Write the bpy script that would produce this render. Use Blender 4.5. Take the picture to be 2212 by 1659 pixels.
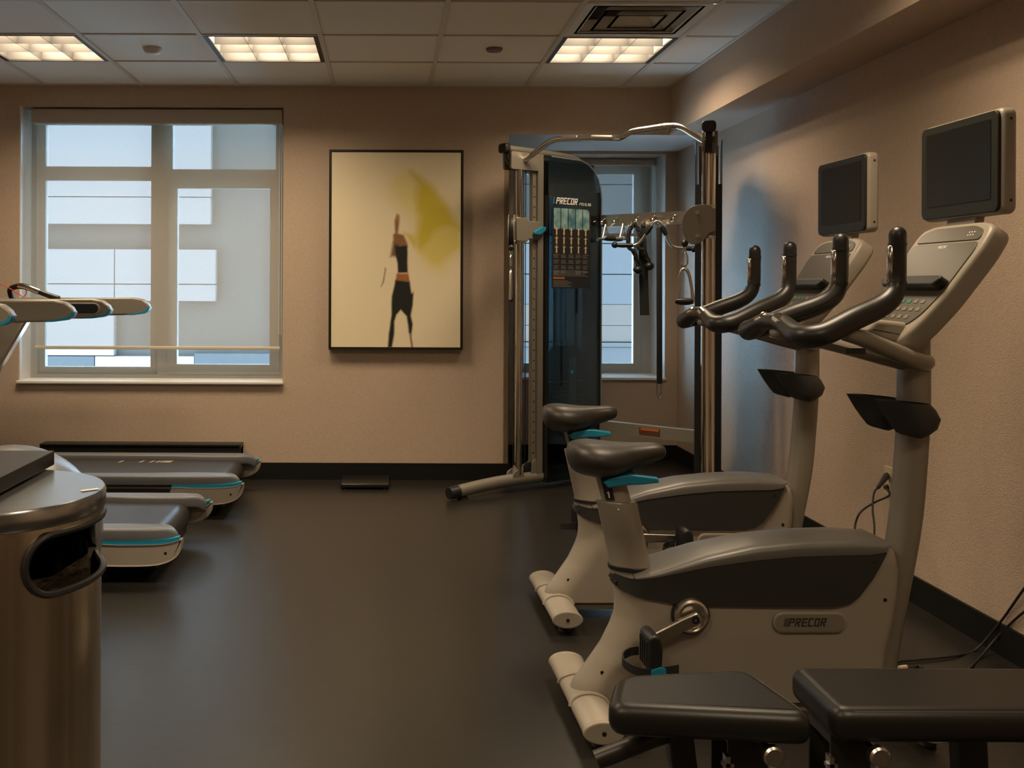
import bpy, bmesh, math, random
import numpy as np
from mathutils import Vector, Matrix

random.seed(7)
for o in list(bpy.data.objects):
    bpy.data.objects.remove(o)
SC = bpy.context.scene
COL = SC.collection

# ------------------------------------------------------------------ camera, sky, exposure
F, VX, VY, CH, ROLL = 2175.0, 836.0, 620.0, 1.22, 0.004
cam_d = bpy.data.cameras.new('camera')
cam = bpy.data.objects.new('camera', cam_d); COL.objects.link(cam)
cam_d.sensor_width = 36.0; cam_d.lens = 36.0 * F / 2212.0
cam_d.shift_x = (1106.0 - VX) / 2212.0; cam_d.shift_y = -(829.5 - VY) / 2212.0
cam_d.clip_start = 0.02; cam_d.clip_end = 200
cam.matrix_world = Matrix.Translation((0, 0, CH)) @ Matrix.Rotation(math.pi/2, 4, 'X') @ Matrix.Rotation(ROLL, 4, 'Z')
SC.camera = cam

world = bpy.data.worlds.new('world'); SC.world = world
world.use_nodes = True
bgn = world.node_tree.nodes['Background']
bgn.inputs[0].default_value = (0.52, 0.78, 1.0, 1); bgn.inputs[1].default_value = 14.0

LAMP_POWER = 40.0
LAMP_COLOR = (1.0, 0.78, 0.53)
vs = SC.view_settings
vs.view_transform = 'Standard'; vs.look = 'None'; vs.gamma = 1.0; vs.use_curve_mapping = False
vs.exposure = 0.0

# ------------------------------------------------------------------ helpers
def W(px, py, d):
    """pixel of the photograph + depth in metres -> world point"""
    u, v = px - VX, VY - py
    u0, v0 = u - v * ROLL, v + u * ROLL
    return Vector((u0 / F * d, d, CH + v0 / F * d))

def srgb(r, g, b):
    f = lambda c: (c/255/12.92) if c/255 <= 0.04045 else ((c/255 + 0.055)/1.055) ** 2.4
    return (f(r), f(g), f(b))

MATS = {}
def mat(name, col, rough=0.5, metal=0.0, bump=None, var=None, spec=0.5, coat=0.0, emit=None, aniso=0.0, scale=(1, 1, 1), trans=0.0):
    """principled material; bump=(noise scale, strength, distance), var=(noise scale, darker colour)"""
    if name in MATS: return MATS[name]
    m = bpy.data.materials.new(name); m.use_nodes = True
    nt = m.node_tree; n = nt.nodes; l = nt.links
    p = n['Principled BSDF']
    p.inputs['Base Color'].default_value = (*col, 1); p.inputs['Roughness'].default_value = rough
    p.inputs['Metallic'].default_value = metal; p.inputs['Specular IOR Level'].default_value = spec
    p.inputs['Coat Weight'].default_value = coat
    if aniso: p.inputs['Anisotropic'].default_value = aniso
    if emit:
        p.inputs['Emission Color'].default_value = (*emit[0], 1); p.inputs['Emission Strength'].default_value = emit[1]
    if bump or var:
        tc = n.new('ShaderNodeTexCoord'); mp = n.new('ShaderNodeMapping'); mp.inputs['Scale'].default_value = scale
        l.new(tc.outputs['Object'], mp.inputs['Vector'])
    if var:
        t = n.new('ShaderNodeTexNoise'); t.inputs['Scale'].default_value = var[0]; t.inputs['Detail'].default_value = 6
        l.new(mp.outputs[0], t.inputs['Vector'])
        r = n.new('ShaderNodeValToRGB'); r.color_ramp.elements[0].position = 0.35; r.color_ramp.elements[1].position = 0.68
        r.color_ramp.elements[0].color = (*var[1], 1); r.color_ramp.elements[1].color = (*col, 1)
        l.new(t.outputs['Fac'], r.inputs[0]); l.new(r.outputs[0], p.inputs['Base Color'])
    if bump:
        t = n.new('ShaderNodeTexNoise'); t.inputs['Scale'].default_value = bump[0]; t.inputs['Detail'].default_value = 3
        l.new(mp.outputs[0], t.inputs['Vector'])
        b = n.new('ShaderNodeBump'); b.inputs['Strength'].default_value = bump[1]; b.inputs['Distance'].default_value = bump[2]
        l.new(t.outputs['Fac'], b.inputs['Height']); l.new(b.outputs[0], p.inputs['Normal'])
    MATS[name] = m
    return m

def glass_mat(name, tint, gloss=0.08, rough=0.02):
    """thin pane: tinted see-through plus a weak mirror"""
    m = bpy.data.materials.new(name); m.use_nodes = True
    nt = m.node_tree; n = nt.nodes; l = nt.links
    n.remove(n['Principled BSDF'])
    t = n.new('ShaderNodeBsdfTransparent'); t.inputs[0].default_value = (*tint, 1)
    g = n.new('ShaderNodeBsdfGlossy'); g.inputs['Roughness'].default_value = rough
    fr = n.new('ShaderNodeFresnel'); fr.inputs[0].default_value = 1.45
    ml = n.new('ShaderNodeMath'); ml.operation = 'MULTIPLY'; ml.inputs[1].default_value = gloss / 0.08
    l.new(fr.outputs[0], ml.inputs[0])
    mx = n.new('ShaderNodeMixShader'); l.new(ml.outputs[0], mx.inputs[0])
    l.new(t.outputs[0], mx.inputs[1]); l.new(g.outputs[0], mx.inputs[2])
    l.new(mx.outputs[0], n['Material Output'].inputs[0])
    MATS[name] = m
    return m

def fabric_mat(name, col, openness, transl):
    """woven sun-screen fabric: open weave + light passing through the yarn"""
    m = bpy.data.materials.new(name); m.use_nodes = True
    nt = m.node_tree; n = nt.nodes; l = nt.links
    n.remove(n['Principled BSDF'])
    tc = n.new('ShaderNodeTexCoord'); mp = n.new('ShaderNodeMapping'); mp.inputs['Scale'].default_value = (6, 6, 160)
    l.new(tc.outputs['Object'], mp.inputs[0])
    nz = n.new('ShaderNodeTexNoise'); nz.inputs['Scale'].default_value = 4; l.new(mp.outputs[0], nz.inputs['Vector'])
    mr = n.new('ShaderNodeMapRange'); mr.inputs[3].default_value = openness - 0.05; mr.inputs[4].default_value = openness + 0.05
    l.new(nz.outputs['Fac'], mr.inputs[0])
    d = n.new('ShaderNodeBsdfDiffuse'); d.inputs[0].default_value = (*col, 1)
    t = n.new('ShaderNodeBsdfTranslucent'); t.inputs[0].default_value = (*col, 1)
    tp = n.new('ShaderNodeBsdfTransparent')
    m1 = n.new('ShaderNodeMixShader'); m1.inputs[0].default_value = transl
    l.new(d.outputs[0], m1.inputs[1]); l.new(t.outputs[0], m1.inputs[2])
    m2 = n.new('ShaderNodeMixShader'); l.new(mr.outputs[0], m2.inputs[0])
    l.new(m1.outputs[0], m2.inputs[1]); l.new(tp.outputs[0], m2.inputs[2])
    l.new(m2.outputs[0], n['Material Output'].inputs[0])
    MATS[name] = m
    return m

def cr(pts, n=6, closed=False):
    """Catmull-Rom resampling"""
    P = [np.array(p, float) for p in pts]; m = len(P); out = []
    rng = range(m) if closed else range(m - 1)
    for i in rng:
        if closed: a, b, c, d = P[(i-1) % m], P[i], P[(i+1) % m], P[(i+2) % m]
        else: a, b, c, d = P[max(i-1, 0)], P[i], P[i+1], P[min(i+2, m-1)]
        for k in range(n):
            t = k / n
            out.append(0.5*((2*b) + (-a+c)*t + (2*a-5*b+4*c-d)*t*t + (-a+3*b-3*c+d)*t**3))
    if not closed: out.append(P[-1])
    return out

def rrect(x0, y0, x1, y1, r, n=5):
    out = []
    for cx, cy, a0 in ((x1-r, y1-r, 0), (x0+r, y1-r, 90), (x0+r, y0+r, 180), (x1-r, y0+r, 270)):
        for k in range(n + 1):
            a = math.radians(a0 + 90*k/n); out.append((cx + r*math.cos(a), cy + r*math.sin(a)))
    return out

def rpoly(pts, r, n=4):
    """polygon with every corner rounded"""
    out = []; m = len(pts)
    for i in range(m):
        p = np.array(pts[i], float); a = np.array(pts[i-1], float); b = np.array(pts[(i+1) % m], float)
        va, vb = a - p, b - p; la, lb = np.linalg.norm(va), np.linalg.norm(vb)
        rr = min(r, la*0.45, lb*0.45); s, e = p + va/la*rr, p + vb/lb*rr
        for k in range(n + 1):
            t = k / n; out.append(tuple((1-t)**2*s + 2*t*(1-t)*p + t*t*e))
    return out

XY = lambda u, v, w: (u, v, w)
XZ = lambda u, v, w: (u, w, v)
YZ = lambda u, v, w: (w, u, v)

class MB:
    def __init__(s): s.v = []; s.f = []
    def add(s, vs_, fs):
        b = len(s.v); s.v += [tuple(map(float, q)) for q in vs_]; s.f += [tuple(i + b for i in q) for q in fs]; return s
    def box(s, x0, y0, z0, x1, y1, z1, M=None):
        q = [(x, y, z) for x in (x0, x1) for y in (y0, y1) for z in (z0, z1)]
        if M is not None: q = [tuple(M @ Vector(p)) for p in q]
        return s.add(q, [(0, 1, 3, 2), (4, 6, 7, 5), (0, 4, 5, 1), (2, 3, 7, 6), (0, 2, 6, 4), (1, 5, 7, 3)])
    def ring_loft(s, rings, caps=True, close=False):
        n = len(rings[0]); b = len(s.v)
        for r in rings: s.v += [tuple(map(float, p)) for p in r]
        m = len(rings)
        for i in range(m if close else m - 1):
            j = (i + 1) % m
            for k in range(n):
                s.f.append((b+i*n+k, b+i*n+(k+1) % n, b+j*n+(k+1) % n, b+j*n+k))
        if caps and not close:
            s.f.append(tuple(b + k for k in range(n))[::-1]); s.f.append(tuple(b + (m-1)*n + k for k in range(n)))
        return s
    def pillow(s, outline, w0, w1, r=0.0, mp=XY, seg=3):
        """outline extruded from w0 to w1 with rounded rims of radius r"""
        P = np.array(outline, float); n = len(P)
        area = 0.5*np.sum(P[:, 0]*np.roll(P[:, 1], -1) - np.roll(P[:, 0], -1)*P[:, 1])
        if area < 0: P = P[::-1]
        e = np.roll(P, -1, 0) - P; ln = np.linalg.norm(e, axis=1, keepdims=True); ln[ln < 1e-9] = 1e-9; e = e/ln
        nr = np.stack([-e[:, 1], e[:, 0]], 1); vn = nr + np.roll(nr, 1, 0)
        d = np.linalg.norm(vn, axis=1, keepdims=True); d[d < 0.3] = 0.3; vn = vn/d
        c = np.clip(np.sum(vn*nr, 1, keepdims=True), 0.5, 1); vn = vn/c
        rings = []
        prof = [(0, w0), (0, w1)] if r <= 0 else [(r*(1-math.sin(a)), w0 + r*(1-math.cos(a))) for a in np.linspace(0, math.pi/2, seg+1)] + \
               [(r*(1-math.sin(a)), w1 - r*(1-math.cos(a))) for a in np.linspace(math.pi/2, 0, seg+1)]
        if r > 0: prof = [(r + min(.002, r*.3), w0)] + prof + [(r + min(.002, r*.3), w1)]
        for ins, w in prof:
            Q = P + vn*ins; rings.append([mp(q[0], q[1], w) for q in Q])
        return s.ring_loft(rings)
    def tube(s, path, r, n=12, smooth=0, closed=False, cap=0.0, flat=None):
        """swept circle; r number or per-point list; flat=(a,b) makes it elliptic"""
        m0 = len(path); rr = list(r) if hasattr(r, '__len__') else [r]*m0
        pts = [np.array(p, float) for p in path]
        if smooth:
            q = cr([np.append(p, a) for p, a in zip(pts, rr)], smooth, closed)
            pts = [x[:3] for x in q]; rr = [x[3] for x in q]
        m = len(pts); T = []
        for i in range(m):
            a = pts[(i-1) % m] if closed else pts[max(i-1, 0)]; b = pts[(i+1) % m] if closed else pts[min(i+1, m-1)]
            t = b - a; T.append(t/np.linalg.norm(t))
        up = np.array((0, 0, 1.0)) if abs(T[0][2]) < 0.9 else np.array((0, 1.0, 0))
        N = np.cross(T[0], up); N /= np.linalg.norm(N); rings = []
        for i in range(m):
            N = N - T[i]*np.dot(N, T[i]); N /= np.linalg.norm(N); B = np.cross(T[i], N)
            fa, fb = flat if flat else (1, 1)
            mk = lambda c, q: [c + q*(fa*math.cos(2*math.pi*k/n)*N + fb*math.sin(2*math.pi*k/n)*B) for k in range(n)]
            if cap and i == 0 and not closed:
                for a in (80, 55, 28): rings.append(mk(pts[0] - T[0]*cap*math.sin(math.radians(a)), rr[0]*math.cos(math.radians(a))))
            rings.append(mk(pts[i], rr[i]))
            if cap and i == m-1 and not closed:
                for a in (28, 55, 80): rings.append(mk(pts[i] + T[i]*cap*math.sin(math.radians(a)), rr[i]*math.cos(math.radians(a))))
        return s.ring_loft(rings, close=closed)
    def cyl(s, p0, p1, r, n=16, r1=None): return s.tube([p0, p1], [r, r if r1 is None else r1], n)
    def lathe(s, prof, c=(0, 0, 0), axis='Z', n=24):
        """profile [(radius, height)] turned about an axis through c"""
        rings = []
        for r, h in prof:
            ring = []
            for k in range(n):
                a = 2*math.pi*k/n; x, y = max(r, 1e-4)*math.cos(a), max(r, 1e-4)*math.sin(a)
                q = (x, y, h) if axis == 'Z' else ((x, h, y) if axis == 'Y' else (h, x, y))
                ring.append((c[0]+q[0], c[1]+q[1], c[2]+q[2]))
            rings.append(ring)
        return s.ring_loft(rings)
    def sphere(s, c, r, n=16, sc=(1, 1, 1)):
        rings = []
        for i in range(n//2 + 1):
            t = -math.pi/2 + math.pi*i/(n//2); t = max(min(t, 1.55), -1.55)
            rings.append([(c[0]+sc[0]*r*math.cos(t)*math.cos(2*math.pi*k/n), c[1]+sc[1]*r*math.cos(t)*math.sin(2*math.pi*k/n), c[2]+sc[2]*r*math.sin(t)) for k in range(n)])
        return s.ring_loft(rings)
    def moved(s, M):
        s.v = [tuple(M @ Vector(p)) for p in s.v]; return s
    def mesh(s, name, m, sharp=38, org=(0, 0, 0)):
        me = bpy.data.meshes.new(name)
        me.from_pydata([(p[0]-org[0], p[1]-org[1], p[2]-org[2]) for p in s.v], [], s.f)
        bm = bmesh.new(); bm.from_mesh(me)
        bmesh.ops.recalc_face_normals(bm, faces=bm.faces)
        lim = math.radians(sharp)
        for e in bm.edges:
            if len(e.link_faces) == 2 and e.calc_face_angle(0) > lim: e.smooth = False
        for f in bm.faces: f.smooth = True
        bm.to_mesh(me); bm.free()
        if m: me.materials.append(m)
        return me
    def build(s, name, m, parent=None, label=None, kind=None, sharp=38, world=True):
        org = (0, 0, 0)
        if parent is not None and world:
            p = parent
            while p.parent: p = p.parent
            org = tuple(p.location)
        o = bpy.data.objects.new(name, s.mesh(name, m, sharp, org)); COL.objects.link(o)
        o.parent = parent
        if label: o['label'] = label
        if kind: o['kind'] = kind
        return o

def thing(name, label, cat, loc=(0, 0, 0), rz=0.0, group=None):
    o = bpy.data.objects.new(name, None); COL.objects.link(o); o.empty_display_size = 0.1
    o.location = loc; o.rotation_euler = (0, 0, rz)
    o['label'] = label; o['category'] = cat
    if group: o['group'] = group
    return o

def tag(o, label, cat, group=None):
    o['label'] = label; o['category'] = cat
    if group: o['group'] = group
    return o

def struct(mb, name, m, label=None, **k):
    o = mb.build(name, m, **k); o['kind'] = 'structure'
    if label: o['label'] = label
    return o

def copy_tree(o, parent=None):
    c = o.copy(); COL.objects.link(c); c.parent = parent
    for ch in list(o.children): copy_tree(ch, c)
    return c

# stroke lettering: every glyph is a set of bars on a 0.62 x 1 cell
def glyphs(text, h, depth, mp, x0=0.0, y0=0.0, shear=0.22, t=0.17, gap=0.17, wd=0.62):
    mb = MB(); x = 0.0; w = wd; R = lambda a, b, c, d: [(a, b), (c, b), (c, d), (a, d)]
    L, T_, B, Mi = R(0, 0, t, 1), R(0, 1-t, w, 1), R(0, 0, w, t), R(0, .42, w, .42+t)
    RU, RL, LU, RR = R(w-t, .42, w, 1), R(w-t, 0, w, .5), R(0, .42, t, 1), R(w-t, 0, w, 1)
    leg = [(.22, .45), (.22+t*1.1, .45), (w, 0), (w-t*1.2, 0)]
    G = {'P': [L, T_, RU, Mi], 'R': [L, T_, RU, Mi, leg], 'E': [L, T_, Mi, B], 'C': [L, T_, B], 'O': [L, T_, B, RR],
         'F': [L, T_, Mi], 'T': [T_, R(w/2-t/2, 0, w/2+t/2, 1)], 'S': [T_, LU, Mi, RL, B], 'G': [L, T_, B, RL, R(w/2, .42, w, .42+t)],
         'L': [L, B], 'I': [R(w/2-t/2, 0, w/2+t/2, 1)], 'D': [L, T_, B, RR], '1': [R(w/2-t/2, 0, w/2+t/2, 1), [(w/2-t*1.5, .68), (w/2, .8), (w/2, 1), (w/2-t/2, 1)]],
         '/': [R(0, 0, .09, 1)], 'B': [R(0, 0, t*1.3, 1)]}
    for i, ch in enumerate(text):
        if ch == ' ': x += 0.45; continue
        for k, poly in enumerate(G[ch]):
            pts = [(x0 + (x + px + shear*py)*h, y0 + py*h) for px, py in poly]
            mb.pillow(pts, 0, depth*(1 + 0.04*k), 0, mp)
        x += {'/': 0.19, 'I': 0.55, 'B': .32}.get(ch, w + gap)
    return mb

# ------------------------------------------------------------------ materials
WALL = mat('wallpaper', (0.56, 0.435, 0.33), 0.62, bump=(190, 0.6, 0.005), var=(60, (0.52, 0.40, 0.30)), spec=0.35)
TILE = mat('ceiling_tile', (0.86, 0.83, 0.77), 0.9, bump=(300, 0.3, 0.002), var=(220, (0.80, 0.77, 0.71)))
GRID = mat('grid_metal', (0.66, 0.62, 0.56), 0.5)
SOFFIT = WALL
FLOOR = mat('rubber_floor', (0.022, 0.020, 0.017), 0.31, bump=(30, 0.12, 0.002), var=(26, (0.014, 0.013, 0.011)), scale=(0.6, 7, 1), spec=0.5)
BASE = mat('black_base', (0.008, 0.008, 0.007), 0.6, spec=0.2)
WHITE = mat('white_paint', (0.72, 0.70, 0.66), 0.45)
ALU = mat('window_frame_grey', (0.40, 0.40, 0.38), 0.45)
PLAT = mat('platinum_paint', (0.30, 0.265, 0.215), 0.42, bump=(900, 0.12, 0.001))
PLAT2 = mat('platinum_metal', (0.24, 0.215, 0.175), 0.36, metal=0.25)
SHELL = mat('shell_grey', (0.10, 0.094, 0.085), 0.38)
CHAR = mat('charcoal_plastic', (0.024, 0.024, 0.023), 0.5)
BLACK = mat('black_plastic', (0.012, 0.012, 0.012), 0.42)
GRIP = mat('black_grip', (0.012, 0.011, 0.009), 0.38)
RUBBER = mat('black_rubber', (0.012, 0.012, 0.012), 0.65)
CHROME = mat('chrome', (0.75, 0.70, 0.62), 0.12, metal=1.0)
SATIN = mat('satin_steel', (0.62, 0.57, 0.50), 0.28, metal=1.0)
STEEL = mat('brushed_steel', (0.95, 0.83, 0.67), 0.25, metal=1.0, bump=(60, 0.05, 0.001), var=(1.2, (.62, .53, .41)), scale=(30, 30, 0.3), aniso=0.6)  # dark and light vertical bands in the base colour imitate reflections
STEELTOP = mat('lid_steel', (0.40, 0.41, 0.42), 0.24, metal=1.0)
BLUE = mat('blue_plastic', (0.012, 0.22, 0.36), 0.4)
SADDLE = mat('saddle_vinyl', (0.02, 0.016, 0.012), 0.45, bump=(400, 0.15, 0.001))
VINYL = mat('bench_vinyl', (0.010, 0.009, 0.0075), 0.38, bump=(500, 0.2, 0.001), spec=0.35)
DECKGREY = mat('deck_grey', (0.125, 0.13, 0.14), 0.40)
BELT = mat('belt', (0.030, 0.029, 0.028), 0.42, bump=(500, 0.2, 0.001), spec=0.35)
SCREEN = mat('dark_screen', (0.009, 0.009, 0.006), 0.3, spec=0.2)
BEZEL = mat('bezel', (0.018, 0.019, 0.014), 0.5, spec=0.3)
PANEL = mat('display_glass', (0.085, 0.075, 0.055), 0.33, spec=0.35)
BALL = mat('ball_vinyl', (0.12, 0.12, 0.125), 0.32)
BAG = mat('bin_liner', (0.05, 0.04, 0.028), 0.2, bump=(22, 1.0, 0.02))
GLASS = glass_mat('window_glass', (0.95, 0.98, 1.0))
TINT = glass_mat('smoked_acrylic', (0.56, 0.68, 0.73), 0.06)
CLEAR = glass_mat('clear_plastic', (0.93, 0.92, 0.88), 0.06, 0.1)
BLIND = fabric_mat('sun_screen', (0.60, 0.53, 0.42), 0.45, 0.12)
PRINTW = mat('print_white', (0.75, 0.72, 0.66), 0.5)
DARKINK = mat('dark_ink', (0.035, 0.028, 0.018), 0.5)
IVORY = mat('ivory_plastic', (0.62, 0.52, 0.34), 0.5)
LOUVER = mat('louver_metal', (0.052, 0.051, 0.049), 0.5)
DARKMETAL = mat('dark_metal', (0.03, 0.028, 0.025), 0.4, metal=0.3)
ORANGE = mat('orange_label', (0.50, 0.13, 0.02), 0.6)
TEAL = mat('poster_teal', (0.30, 0.46, 0.46), 0.5, var=(16, (0.05, 0.16, 0.20)))
FIG = mat('poster_figure', (0.60, 0.46, 0.30), 0.5)
INKGREY = mat('poster_text', (0.16, 0.15, 0.14), 0.5)
RED = mat('red_cord', (0.55, 0.05, 0.03), 0.5)

# ------------------------------------------------------------------ room shell
ZC = 2.493                       # ceiling
YB, YA = 6.38, 7.15              # back wall, alcove back wall
XR, XL, YR = 2.06, -3.5, -1.7    # right wall, left wall, wall behind
XA = 0.77                        # alcove left corner
ZS, XS = 2.19, 1.785             # soffit underside, soffit face
W1 = (-2.33, -0.66, 0.60, 2.36)  # window 1 opening x0 x1 z0 z1
W2 = (0.905, 1.977, 0.565, 2.17)
T = 0.45

struct(MB().box(XL-.2, YR-.2, -.1, XR+.2, YA+.2, 0), 'floor', FLOOR)
def wall_hole(x0, x1, z0, z1, h, y, t):
    mb = MB(); a, b, c, d = h
    mb.box(x0, y, z0, a, y+t, z1).box(b, y, z0, x1, y+t, z1).box(a, y, z0, b, y+t, c)
    if d < z1: mb.box(a, y, d, b, y+t, z1)
    return mb
struct(wall_hole(XL-.2, XA, 0, ZC+.1, W1, YB, .26).box(XA-.12, YB+.26, 0, XA, YA, ZC+.1), 'wall_back', WALL)
struct(wall_hole(XA-.12, XR+.2, 0, ZS+.1, W2, YA, T), 'wall_alcove', WALL)
struct(MB().box(XR, YR, 0, XR+.2, YA, ZC+.1), 'wall_right', WALL)
struct(MB().box(XL-.2, YR, 0, XL, YB, ZC+.1), 'wall_left', WALL)
struct(MB().box(XL-.2, YR-.2, 0, XR+.2, YR, ZC+.1), 'wall_rear', WALL)
struct(MB().box(XS, YR, ZS, XR, YB, ZC+.05), 'trim_1', WALL, 'beige boxed soffit along the right wall')
struct(MB().box(XA, YB, ZS, XR, YA, ZC+.05), 'trim_3', mat('alcove_ceiling_lightened', (.72, .70, .67), .8), 'pale alcove ceiling')  # base colour lightened to stand in for window light on this ceiling
struct(MB().box(XA, YB-.0015, ZS, XS, YB, ZC+.05), 'wall_alcove_header', WALL)

ceil = struct(MB().box(XL, YR, ZC+.19, XS, YB, ZC+.22), 'ceiling', TILE)
XG = [-3.393, -2.783, -2.173, -1.563, -0.953, -0.343, 0.267, 0.877, 1.487, XS]
YG = [6.38, 5.71, 5.10, 4.49, 3.88, 3.27, 2.66, 2.05, 1.44, .83, .22, -.39, -1.0, -1.7]
LIGHTS = [(2, 1), (4, 1), (7, 1), (2, 5), (4, 5), (7, 5), (2, 9), (4, 9), (7, 9)]
DIFF = (7, 2)
tile_me = {}
for j in range(len(YG)-1):
    for i in range(-1, len(XG)-1):
        if (i, j) in LIGHTS or (i, j) == DIFF: continue
        xa, xb = (XL if i < 0 else XG[i]), XG[i+1]
        ya, yb = YG[j+1], YG[j]
        key = (round(xb-xa, 3), round(yb-ya, 3))
        if key not in tile_me:
            w, d = key
            tile_me[key] = MB().pillow([(-w/2+.008, -d/2+.008), (w/2-.008, -d/2+.008), (w/2-.008, d/2-.008), (-w/2+.008, d/2-.008)], 0, .018, .004, XY, 1).mesh('ceiling_tile', TILE)
        o = bpy.data.objects.new('ceiling_tile', tile_me[key]); COL.objects.link(o); o.parent = ceil
        o.location = ((xa+xb)/2, (ya+yb)/2, ZC + .004)
        # the detector tiles sit as the rest
for x in XG[:-1]:
    MB().box(x-.012, YR, ZC-.004, x+.012, YB, ZC+.006).build('grid_bar', GRID, ceil)
for y in YG[1:-1]:
    MB().box(XL, y-.007, ZC-.002, XS, y+.007, ZC+.006).build('grid_bar', GRID, ceil)
MB().box(XL, YB-.018, ZC-.003, XS, YB, ZC+.006).build('wall_angle', GRID, ceil)
MB().box(XS-.018, YR, ZC-.003, XS, YB, ZC+.006).build('wall_angle', GRID, ceil)

BH = 0.105
struct(MB().box(XL, YB-.012, 0, XA, YB, BH).box(XA, YB-.012, 0, XA+.012, YA, BH), 'baseboard_back', BASE)
struct(MB().box(XA+.012, YA-.012, 0, XR, YA, BH), 'baseboard_alcove', BASE)
struct(MB().box(XR-.012, YR, 0, XR, YA-.012, BH), 'baseboard_right', BASE)
struct(MB().box(XL, YR, 0, XL+.012, YB-.012, BH), 'baseboard_left', BASE)
struct(MB().box(XA-.03, YB-.003, BH, XA+.003, YB-.0005, ZS-.05).box(XA+.0005, YB-.003, BH, XA+.003, YB+.03, ZS-.05), 'trim_2', CLEAR, 'clear plastic corner guard on the alcove corner')

# ------------------------------------------------------------------ windows
def bars(mb, rects, y0, y1):
    for a, b, c, d in rects: mb.box(a, y0, c, b, y1, d)
    return mb
w1 = bpy.data.objects.new('window_1', None); COL.objects.link(w1); w1['kind'] = 'structure'
w1.location = (-1.5, 6.6, W1[2])
x0, x1, z0, z1 = W1
yf = 6.575
bars(MB(), [(x0, x0+.05, z0, z1), (x1-.04, x1, z0, z1), (x0+.05, x1-.04, z0, z0+.045), (x0+.05, x1-.04, z1-.04, z1), (-1.50, -1.435, z0+.045, z1-.04)], yf, yf+.07).build('frame', ALU, w1)
def sash(a, b, c, d, t, y):
    bars(MB(), [(a, a+t, c, d), (b-t, b, c, d), (a+t, b-t, c, c+t), (a+t, b-t, d-t, d)], y, y+.05).build('sash', ALU, w1)
    MB().box(a+t, y+.022, c+t, b-t, y+.028, d-t).build('pane', GLASS, w1)
sash(-2.28, -1.50, .645, 1.955, .045, yf+.01); sash(-2.28, -1.50, 1.955, 2.32, .045, yf+.01)
sash(-1.435, -.70, .645, 1.925, .065, yf-.004); sash(-1.435, -.70, 1.955, 2.32, .03, yf+.01)
MB().box(-1.435, yf, 1.925, -.70, yf+.07, 1.955).build('transom', ALU, w1)
MB().pillow(rrect(x0-.012, YB-.03, x1+.006, yf, .01), z0, z0+.02, .005).build('sill', WHITE, w1)
MB().box(x0, YB+.001, z0+.02, x0+.006, yf, z1).build('reveal', WHITE, w1)

def blind(label, xa, xb, y, ztop, zbot, cas, chain_x, cloth=None):
    t = thing('roller_blind', label, 'blind', ((xa+xb)/2, y, zbot))
    MB().pillow(rrect(y-.045, ztop-cas, y+.045, ztop, .012), xa, xb, .002, lambda u, v, w: (w, u, v)).build('cassette', mat('blind_cassette', (.50, .45, .37), .6), t)
    n = 24; m = MB(); mid = [(xa+.02, zbot+.012), (xb-.02, zbot+.012), (xb-.02, ztop-.02), (xa+.02, ztop-.02)]
    m.box(xa+.02, y, zbot+.012, xb-.02, y+.0006, ztop-.03)
    # a single cloth layer keeps the weave's see-through share right
    me = bpy.data.meshes.new('fabric'); me.from_pydata([(p[0]-t.location.x, 0.0, p[1]-t.location.z) for p in mid], [], [(0, 1, 2, 3)])
    me.materials.append(cloth or BLIND); o = bpy.data.objects.new('fabric', me); COL.objects.link(o); o.parent = t
    MB().pillow(rrect(y-.008, zbot, y+.008, zbot+.022, .006), xa+.015, xb-.015, .001, lambda u, v, w: (w, u, v)).build('hem_bar', mat('hem_bar', (.62, .56, .45), .4), t)
    MB().tube([(chain_x, y-.02, ztop-cas), (chain_x, y-.02, zbot+.1)], .0022, 6).tube([(chain_x+.012, y-.02, ztop-cas), (chain_x+.012, y-.02, zbot+.1), ], .0022, 6).build('bead_chain', WHITE, t)
blind('wide translucent roller blind pulled almost down over the left window', -2.275, -.672, 6.47, 2.352, .812, .095, -.69)

w2 = bpy.data.objects.new('window_2', None); COL.objects.link(w2); w2['kind'] = 'structure'
w2.location = (1.44, 7.5, W2[2])
x0, x1, z0, z1 = W2; yf = 7.52
bars(MB(), [(x0, x0+.07, z0, z1), (x1-.075, x1, z0, z1), (x0+.07, x1-.075, z0, z0+.035), (x0+.07, x1-.075, z1-.05, z1)], yf, yf+.07).build('frame', ALU, w2)
bars(MB(), [(x0+.07, x0+.12, z0+.035, z1-.05), (x1-.135, x1-.075, z0+.035, z1-.05), (x0+.12, x1-.135, z0+.035, z0+.09), (x0+.12, x1-.135, z1-.1, z1-.05)], yf+.005, yf+.055).build('sash', ALU, w2)
MB().box(x0+.12, yf+.03, z0+.09, x1-.135, yf+.036, z1-.1).build('pane', GLASS, w2)
bars(MB(), [(x1-.138, x1-.132, z0+.088, z1-.1)], yf-.002, yf+.03).build('glazing_bead', WHITE, w2)
MB().pillow(rrect(x0-.006, YA-.02, x1+.006, yf, .01), z0, z0+.02, .005).build('sill', WHITE, w2)
MB().box(x1-.004, YA+.001, z0+.02, x1, yf, z1).build('reveal', WHITE, w2)
blind('short roller blind half lowered in the alcove window behind the cable machine', .915, 1.955, 7.42, 2.168, 1.60, .05, 1.945, fabric_mat('sun_screen_dense', (.50, .47, .40), .24, .06))

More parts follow.
